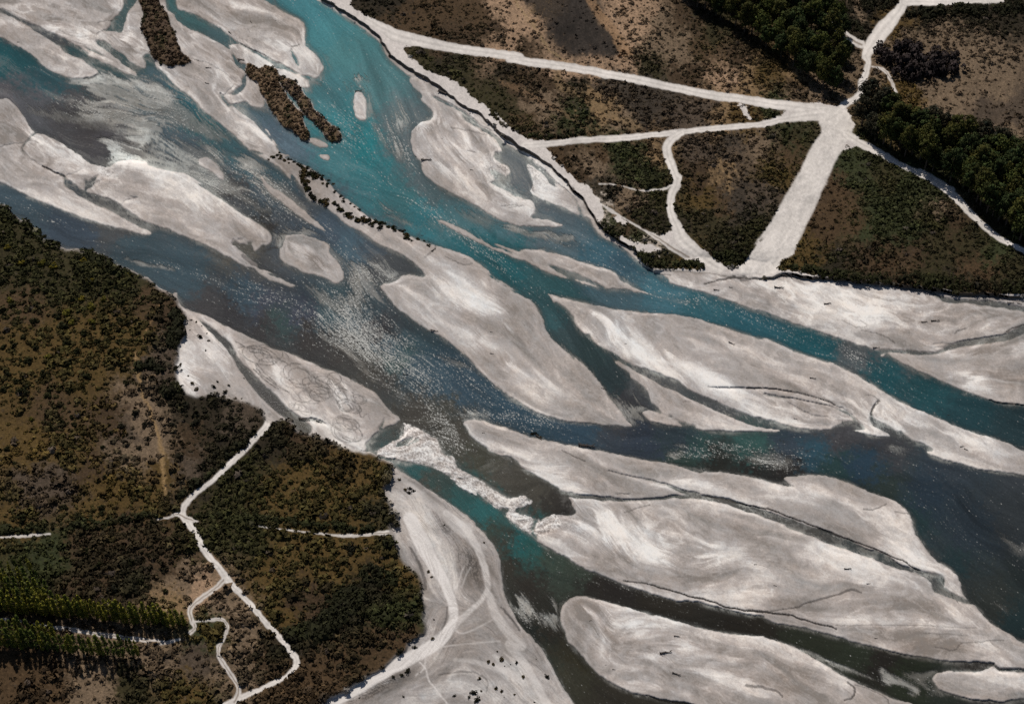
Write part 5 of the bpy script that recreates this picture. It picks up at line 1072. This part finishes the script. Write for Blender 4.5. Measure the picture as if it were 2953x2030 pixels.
CON = [
 ("03 -20,500 120,490 260,490", 'fifth row from front at left edge', .62, 15, 'green'),
 ("03 -20,590 120,590 260,585 360,600", 'fourth row from front at left edge', .72, 14, 'green'),
 ("03 -20,690 120,690 260,690 420,690", 'third row from front at left edge', .8, 13, 'green'),
 ("03 -20,790 150,790 300,795 480,800", 'second row behind the long white track', .9, 12, 'green'),
 ("03 -20,830 150,840 300,848 450,862 600,872 750,882 900,898 1100,922 1300,938 1450,948 1560,940", 'long row above the white track', .84, 11.5, 'yellow green'),
 ("03 550,842 700,852 900,868 1100,890 1300,905 1400,912", 'back line above the white track', .85, 14, 'yellow green'),
 ("03 -20,1040 150,1050 300,1060 460,1070", 'back line below the white track', .95, 13, 'green'),
 ("03 -20,1120 150,1130 300,1140 450,1150 600,1165 750,1175 900,1190 1050,1195 1180,1190", 'front row below the white track', .9, 11.5, 'dark green'),
]
for s, lb, sz, sp, cn in CON:
    for i, (u, v) in enumerate(along(s, sp)):
        pr_ = protoS[random.choice([0, 2, 3, 3]) if cn == 'yellow green' else random.choice([0, 1, 1, 2])]
        e = place(pr_, u + random.uniform(-3, 3), v + random.uniform(-4, 4), sz * random.uniform(.8, 1.12), .03)
        tag(e, f"narrow {cn} conifer, {ordw(i+1)} from left in {lb}", 'conifer', 'conifers planted in rows in the lower left')

# ------------------------------------------------------------------ single shrubs
def shrub_me(seed, colr, spiky=False):
    r = np.random.default_rng(seed); n = 9
    d = r.standard_normal((n, 3)) * [.42, .42, .2]; cen = d + [0, 0, .38]; cen[:, 2] = np.clip(cen[:, 2], .15, .9)
    rad = r.uniform(.28, .5, n)
    v, f_, c, nn_ = leaf_tris(cen, rad, rad * (1.3 if spiky else .9), 44, np.full(n, .16), np.tile(alb(colr), (n, 1)) * np.exp(r.normal(0, .15, (n, 1))), seed + 1, up=-.25, fill_in=.7, flat=.7)
    return mesh_from('shrub', v, f_, 3, M_LEAF, [('col', 'FLOAT_COLOR', c)], nn_, link=False)
SH = {'dark green': [shrub_me(200 + k, (44, 44, 22)) for k in range(3)], 'yellow green': [shrub_me(210, (112, 100, 34)), shrub_me(211, (92, 86, 32))],
      'olive brown': [shrub_me(220 + k, (74, 62, 36)) for k in range(2)], 'grey brown': [shrub_me(230 + k, (58, 50, 48), True) for k in range(2)], 'nearly black': [shrub_me(240 + k, (38, 36, 24)) for k in range(2)]}
def shrub(u, v, rad_m, kind, label, group, hgt=1.0):
    o = bpy.data.objects.new('shrub', random.choice(SH[kind])); C.objects.link(o)
    p = ground_at(u, v); o.location = (p[0], p[1], p[2] - .05)
    o.scale = (rad_m * random.uniform(.9, 1.1), rad_m * random.uniform(.9, 1.1), rad_m * hgt); o.rotation_euler = (0, 0, random.uniform(0, 6.28))
    tag(o, label, 'shrub', group); return o
W_SH = """01 50,300,70,d 100,350,60,d 250,430,50,d 370,520,40,d 480,580,50,d 640,700,50,d 790,680,60,d 180,740,50,y 350,750,60,y 450,770,60,y 210,810,60,d 310,820,55,d 430,830,50,d 700,720,50,y 850,740,40,d 960,800,70,d 1080,840,50,y 30,890,50,d 200,890,55,d 60,610,50,y 750,890,60,y 920,910,60,d 560,950,30,d 380,970,50,d 110,980,40,d 290,980,45,d 640,950,40,d 1050,920,30,d 720,970,40,d 200,1010,40,d 90,1060,50,y 680,1040,50,y 870,1050,50,y 1190,1040,35,d 1020,1070,60,d 100,1100,50,d 310,1090,50,d 770,1110,70,y 560,1150,70,y 480,1180,60,d 290,1220,70,d 140,1210,40,d 600,1230,60,y 780,1230,55,y 1000,1220,50,d 540,1260,70,d 910,1270,40,d 780,1280,45,d 700,1330,60,d 60,1300,40,d 200,1360,40,d 550,1410,60,d 820,1400,50,d 900,1400,45,d 1000,1400,40,d 1060,1400,35,d 1140,1400,40,d 300,1450,50,d 30,1450,40,d 120,1430,40,d 640,1480,60,d 410,1520,50,y 240,1560,60,d 570,1570,50,d 90,700,40,d 400,900,36,d 840,990,40,d 640,820,50,d 540,870,36,d
02 170,110,30,d 240,100,60,d 570,120,50,d 370,220,70,d 730,230,60,d 70,220,50,d 140,280,50,d 30,350,50,d 200,350,90,d 400,400,60,d 580,360,45,d 210,440,36,d 700,470,40,b 1060,290,50,d 1140,540,60,n 1210,640,55,n 520,620,45,d 600,580,40,d 620,640,45,d 420,650,40,d 930,710,40,d 500,770,25,d 1160,840,35,n 880,1080,36,d 60,840,50,d 120,970,36,d 1430,1150,28,d 660,1410,60,d 190,1420,80,d 850,1330,50,d 850,1380,50,d 1280,1460,45,d 1430,360,90,n 1750,410,50,n 1800,470,60,n 1560,480,60,n 1640,620,70,n 1940,590,40,n 1470,170,60,n 1330,160,60,n 540,1330,50,d 80,1490,40,d 270,600,40,y 1440,640,50,n 1700,980,45,n 1500,900,40,n 1020,660,50,n 860,830,36,d 1240,760,40,n 450,1100,40,b 720,1200,50,b
03 740,300,50,d 820,420,60,d 1100,400,60,d 960,620,80,n 1180,560,60,d 1390,640,40,d 1220,600,50,d 1450,1400,..
13 910,280,80,n 1150,470,70,n 1240,540,60,n 1180,680,50,d 830,760,80,n 900,830,80,n 700,900,70,n 580,970,70,n 1210,260,50,n 1320,1140,60,n 590,1100,45,n 760,1030,40,n 1350,770,50,d 460,290,30,n 1100,900,40,d 1450,860,50,d 430,1020,60,n 800,660,50,n 1030,720,45,n 1400,600,50,d 1480,740,40,d"""
kd = {'d': 'dark green', 'y': 'yellow green', 'n': 'nearly black', 'b': 'olive brown', 'm': 'grey brown'}
cnt = {}
for line in W_SH.split('\n'):
    tk = line.split(); c = tk[0]
    for t_ in tk[1:]:
        q = t_.split(',')
        if '..' in t_: continue
        w = P(f"{c} {q[0]},{q[1]},{q[2]}")[0]
        where = {'01': 'upper part of the left bank scrub', '02': 'left bank scrub left of the white track', '03': 'scrub left of the track fork in the lower left', '13': 'scrub between the white track and the gravel flat'}[c]
        shrub(w[0], w[1] + w[2] * .3, w[2] * mpu(w[0], w[1]) * .62, kd[q[3]], f"{kd[q[3]]} shrub in {where}", f"{kd[q[3]]} shrubs in the {where}", random.uniform(.75, 1.0))
# thicket of bare dark bushes beside the upper right road
for i, t_ in enumerate("1110,440,80 1180,500,90 1260,460,110 1350,430,90 1400,500,120 1300,560,120 1450,560,120 1360,640,110 1500,620,120 1560,520,110 1640,560,110 1650,490,60 1720,520,80 1740,600,90 1580,620,100 1130,530,60 1250,620,70 1420,670,80 1640,630,90".split()):
    w = P('30 ' + t_)[0]
    shrub(w[0], w[1], w[2] * mpu(w[0], w[1]) * .75, 'grey brown', 'bare grey brown bush in the dark thicket of the upper right field', 'bushes of the dark thicket in the upper right field', 1.15)
# shrubs of the scrubby spit
n = 0
for s, sp, sz in [("11 490,10 510,110 560,180 640,220 720,262", 8, 1.5), ("11 600,10 660,60 700,110 760,165", 9, 1.1), ("11 760,150 830,210 900,262 985,325", 9, .9), ("11 770,250 830,320 900,375 1000,400 1100,440 1150,460", 7, 1.4),
                ("11 1000,370 1060,400 1150,425 1230,455 1310,490 1385,530", 7, 1.3), ("11 1430,550 1500,575 1590,602", 8, .8), ("10 200,1330 290,1310 340,1340 420,1360 510,1400 600,1440 660,1480 720,1530 760,1580", 8, 1.0), ("10 290,1290 330,1360 400,1370", 9, .8), ("10 490,1440 560,1470 620,1480 600,1440", 8, 1.6), ("10 480,1480 520,1560 540,1590", 8, 1.0), ("11 520,60 540,170 600,210", 9, 1.3)]:
    for (u, v) in along(s, sp):
        if random.random() < .12: continue
        k = random.choice(['dark green', 'dark green', 'olive brown', 'nearly black'])
        shrub(u + random.uniform(-6, 6), v + random.uniform(-6, 6), sz * random.uniform(.6, 1.15), k, f"small {k} shrub on the narrow gravel spit between upper channels", 'shrubs on the narrow gravel spit', .8)
# shrubs on the gravel flats by the tracks
G_SH = "13 2160,1210,50 2060,1235,38 2100,1255,32 2130,1150,22 1380,1310,55 1330,1345,40 1260,1360,36 1770,1520,32 1930,1490,60 1960,1550,60 1895,1530,32 1995,1480,26 2120,1460,30 2170,1480,26 2275,1510,22 1980,1375,38 1590,1045,36 1550,480,34 1580,525,24 1600,885,18 1440,1115,40 1685,95,18 2020,240,22 1345,1530,24 975,1540,18 2190,1275,14 2240,1260,14 2290,1240,24;23 515,1360,48 90,1455,32 135,1485,26 240,1510,18 320,1362,36 260,1245,30 410,1575,18 425,1215,10 155,1535,10;02 1575,240,22 1610,300,44 1640,345,46 1790,328,46 1820,290,26 1915,318,28 1885,372,52 1968,430,36 1520,320,26 1522,190,22 2040,262,16 1515,140,24 2190,560,30 2020,430,16;01 1640,1240,22 1600,1225,22 1675,1360,50 1745,1398,26 1730,1335,16 1552,1340,26 1688,1274,14 1590,1310,14 1720,1480,18;12 1310,1105,34 1360,1190,36 1400,1180,40 1390,1215,40 1430,1200,34 1245,1075,30;22 395,725,50 430,735,46 455,755,36"
nearw = {'13': 'bottom gravel flat beside the wheel tracks', '23': 'bottom gravel flat next to the narrow dark channel', '02': 'pale gravel at the foot of the left bank', '01': 'pale gravel just below the river bend on the left', '12': 'upper tip of the bottom gravel flat', '22': 'shore of the broad bar below the blue channel'}
for part in G_SH.split(';'):
    tk = part.split(); c = tk[0]
    for t_ in tk[1:]:
        w = P(f"{c} {t_}")[0]
        k = random.choice(['nearly black', 'nearly black', 'olive brown'])
        shrub(w[0], w[1] + w[2] * .2, w[2] * mpu(w[0], w[1]) * .46, k, f"small {k} shrub on the {nearw[c]}", f"small shrubs on the {nearw[c]}", .9)

# ------------------------------------------------------------------ driftwood
def log_me(seed, length=1.0):
    rr = random.Random(seed); vs = []; fs = []
    def tube(pts_, rads, n=6):
        b0 = len(vs)
        for k, (p, R) in enumerate(zip(pts_, rads)):
            q = np.array(pts_[min(k+1, len(pts_)-1)]) - np.array(pts_[max(k-1, 0)]); q = q / (np.linalg.norm(q) + 1e-9)
            s = np.cross(q, (0, 0, 1.0)); s /= np.linalg.norm(s) + 1e-9; t_ = np.cross(q, s)
            for a in range(n):
                an_ = 2 * math.pi * a / n; vs.append(np.array(p) + R * (math.cos(an_) * s + math.sin(an_) * t_))
        for k in range(len(pts_) - 1):
            for a in range(n):
                i0 = b0 + k*n + a; i1 = b0 + k*n + (a+1) % n; fs.append((i0, i1, i1 + n, i0 + n))
    L_ = length; P0 = [(-L_/2 + L_ * k / 5, rr.uniform(-.05, .05) * L_, .10 + rr.uniform(0, .05)) for k in range(6)]
    tube(P0, [.10, .085, .075, .06, .045, .02])
    for k in range(7):
        i = rr.randint(0, 4); a = rr.uniform(-1.3, 1.3) * (1 if rr.random() < .5 else -1); l = rr.uniform(.12, .32)
        p = P0[i]; tube([p, (p[0] + l*.5*math.cos(a), p[1] + l*.5*math.sin(a), p[2] + .08), (p[0] + l*math.cos(a), p[1] + l*math.sin(a)*1.1, p[2] + rr.uniform(.0, .18))], [.04, .028, .01], 5)
    for k in range(8):    # root plate
        a = 6.283 * k / 8; p = P0[0]; l = rr.uniform(.10, .2)
        tube([p, (p[0] - .04, p[1] + l*.6*math.cos(a), p[2] + l*.6*math.sin(a)), (p[0] - .07, p[1] + l*math.cos(a), max(.02, p[2] + l*math.sin(a)))], [.05, .03, .012], 5)
    return mesh_from('driftwood', np.array(vs), np.array(fs), 4, M_DRIFT, link=False)
DM = [log_me(300 + k) for k in range(5)]
DRIFT = [
 ("00 2100,190,36,70", "pale sheet right of the island at the top"), ("00 1745,572,50,10", "sand just right of the top island's lower end"), ("00 1735,702,46,20", "long pale bar below the top island"), ("00 155,356,26,0", "sand sheet near the left edge"),
 ("00 1925,280,50,60", "upper end of the rocky point right of the teal channel"), ("00 2020,505,70,15", "rocky point beside the split island"), ("00 900,790,30,0", "shallow combed sand sheet in the upper left"),
 ("10 970,768,60,-10", "upstream tip of the small oval bar"), ("10 1450,1312,30,40", "left shore of the big bar, above the long log"), ("10 1540,1342,100,0", "left shore of the big upper right bar"), ("10 1918,1425,34,10", "dark patch at the lower end of the upper right bar"), ("10 1670,1166,16,60", "middle of the upper right bar"), ("10 275,175,14,10", "upper sheet beside the turquoise channel"), ("10 1700,790,150,25", "gap in the cut bank by the upper right channel"),
 ("11 1605,1320,70,20", "lower left shore of the middle bar"), ("11 1550,1326,24,0", "water's edge beside the log on the middle bar"), ("11 1858,718,22,0", "upper tip of the middle bar"), ("11 1505,526,28,0", "riffle at the end of the scrubby spit"), ("11 1600,640,60,-50", "pale gravel below the scrubby spit"), ("11 2085,1510,36,20", "light middle part of the long bar"), ("11 2080,1328,24,20", "middle of the long central bar"), ("11 1960,300,24,20", "lower shore of the upper right bar"),
 ("12 1365,240,50,10", "blue channel, making a small riffle"), ("12 2055,650,18,0", "upper tip of the broad lower bar"), ("12 2015,720,26,0", "upper part of the broad lower bar"), ("12 520,612,110,10", "dark pool beside the tyre-marked bar"), ("12 640,630,60,30", "right end of the pool by the tyre-marked bar"), ("12 2040,262,18,20", "shore opposite the blue channel"),
 ("21 2060,1425,60,40", "upper right of the central bar, near the teal channel"), ("21 1935,978,56,10", "gravel below the road end"), ("21 2055,956,36,5", "gravel right of the road end"), ("21 400,486,14,0", "thin shallow spit in the upper right channels"), ("21 1175,1425,24,0", "crest of the swirled central bar"),
 ("22 990,352,50,5", "left shore of the narrow middle channel"), ("22 850,836,150,5", "near shore of the blue channel, right of the shrubs"), ("22 450,765,80,50", "near shore of the blue channel, next to the green shrubs"), ("22 1438,256,26,0", "dark rill right of the middle channel"), ("22 800,1026,12,0", "broad lower bar, far from the water"),
 ("31 680,1092,70,-15", "right flats, left of the thin channels"), ("31 1490,1245,60,-10", "mottled right flats, left piece of a pair"), ("31 1580,1236,80,-5", "mottled right flats, right piece of a pair"), ("31 2210,1085,60,0", "far right flats below the dark scrub edge"), ("31 2285,1092,40,20", "right edge flats below the dark scrub edge"), ("31 1085,1460,60,5", "mouth of the dark side channel"), ("31 1488,1501,24,0", "middle of the dark side channel"), ("31 275,960,90,5", "flats under the wide road end"), ("31 330,860,130,8", "pale track edge below the wide road"), ("31 940,912,90,5", "foot of the long dark scrub edge"), ("31 180,885,90,-10", "dark drift line below the wide road"),
 ("32 555,265,56,10", "upper bar between the two right channels"), ("32 1805,834,40,-10", "lower right bar, upper of two pieces"), ("32 1838,860,40,30", "lower right bar, lower of two pieces"), ("32 410,602,36,10", "small islet bar with dark rills"), ("32 1690,577,26,0", "right teal channel, making a small riffle"),
 ("23 880,896,26,-20", "left end of the bottom bar"), ("23 1605,1028,60,10", "bottom bar below the brown channel"), ("23 1510,1166,110,-5", "middle of the bottom bar"), ("23 1600,1345,80,20", "lower middle of the bottom bar"), ("23 1075,1305,30,10", "lower shore side of the bottom bar"), ("23 1785,964,14,0", "upper shore of the bottom bar"), ("23 1010,1266,18,0", "lower left of the bottom bar"),
 ("33 850,465,70,-5", "lower right flats beside the grey channel"), ("33 75,428,30,0", "sand lobe left of the lower right flats"), ("33 1085,1045,32,10", "grey sheet above the brown channel"), ("33 240,605,30,20", "sand left of the branching dark line"), ("33 1020,588,36,0", "brown patch of the lower right flats"), ("33 1765,742,30,80", "tip of land by the deep right channel"),
]
for s, where in DRIFT:
    c, q = s.split(); x, y, ln, an_ = [float(a) for a in q.split(',')]
    w = P(f"{c} {x},{y},{ln}")[0]
    L_ = w[2] * mpu(w[0], w[1]) * .85
    o = bpy.data.objects.new('driftwood', random.choice(DM)); C.objects.link(o)
    p = ground_at(w[0], w[1]); o.location = (p[0], p[1], max(p[2], -.05) + .0)
    o.scale = (L_, L_ * .9, L_ * .7); o.rotation_euler = (0, 0, math.radians(-an_))
    tag(o, f"dark driftwood snag, {where}", 'driftwood', 'driftwood snags on the bars')

# ------------------------------------------------------------------ light, sky, camera
sc_ = bpy.context.scene
w = bpy.data.worlds.new('World'); sc_.world = w; w.use_nodes = True
t = w.node_tree; bg = t.nodes['Background']; sky = t.nodes.new('ShaderNodeTexSky'); sky.sky_type = 'NISHITA'; sky.sun_disc = False
sky.sun_elevation = SUN_EL; sky.sun_rotation = SUN_AZ; sky.altitude = 300
t.links.new(sky.outputs[0], bg.inputs[0]); bg.inputs[1].default_value = .055
sd = bpy.data.lights.new('sun', 'SUN'); sd.energy = 4.2; sd.angle = math.radians(.5); sd.color = (1.0, .955, .90)
so = bpy.data.objects.new('sun', sd); C.objects.link(so)
from mathutils import Vector
dirv = Vector((math.sin(SUN_AZ) * math.cos(SUN_EL), math.cos(SUN_AZ) * math.cos(SUN_EL), math.sin(SUN_EL)))
so.rotation_euler = dirv.to_track_quat('Z', 'Y').to_euler(); so.location = dirv * 500
cd = bpy.data.cameras.new('camera'); co = bpy.data.objects.new('camera', cd); C.objects.link(co)
cd.sensor_fit = 'HORIZONTAL'; cd.sensor_width = 36; cd.angle = HFOV; cd.clip_start = 1; cd.clip_end = 20000
co.location = (0, 0, CAM_H); co.rotation_euler = (math.pi / 2 - PITCH, 0, 0)
sc_.camera = co
sc_.view_settings.view_transform = 'Standard'; sc_.view_settings.look = 'None'; sc_.view_settings.exposure = EXPO; sc_.view_settings.gamma = 1
sc_.render.film_transparent = False
sc_.cycles.use_denoising = False
sc_.cycles.max_bounces = 4; sc_.cycles.transparent_max_bounces = 6
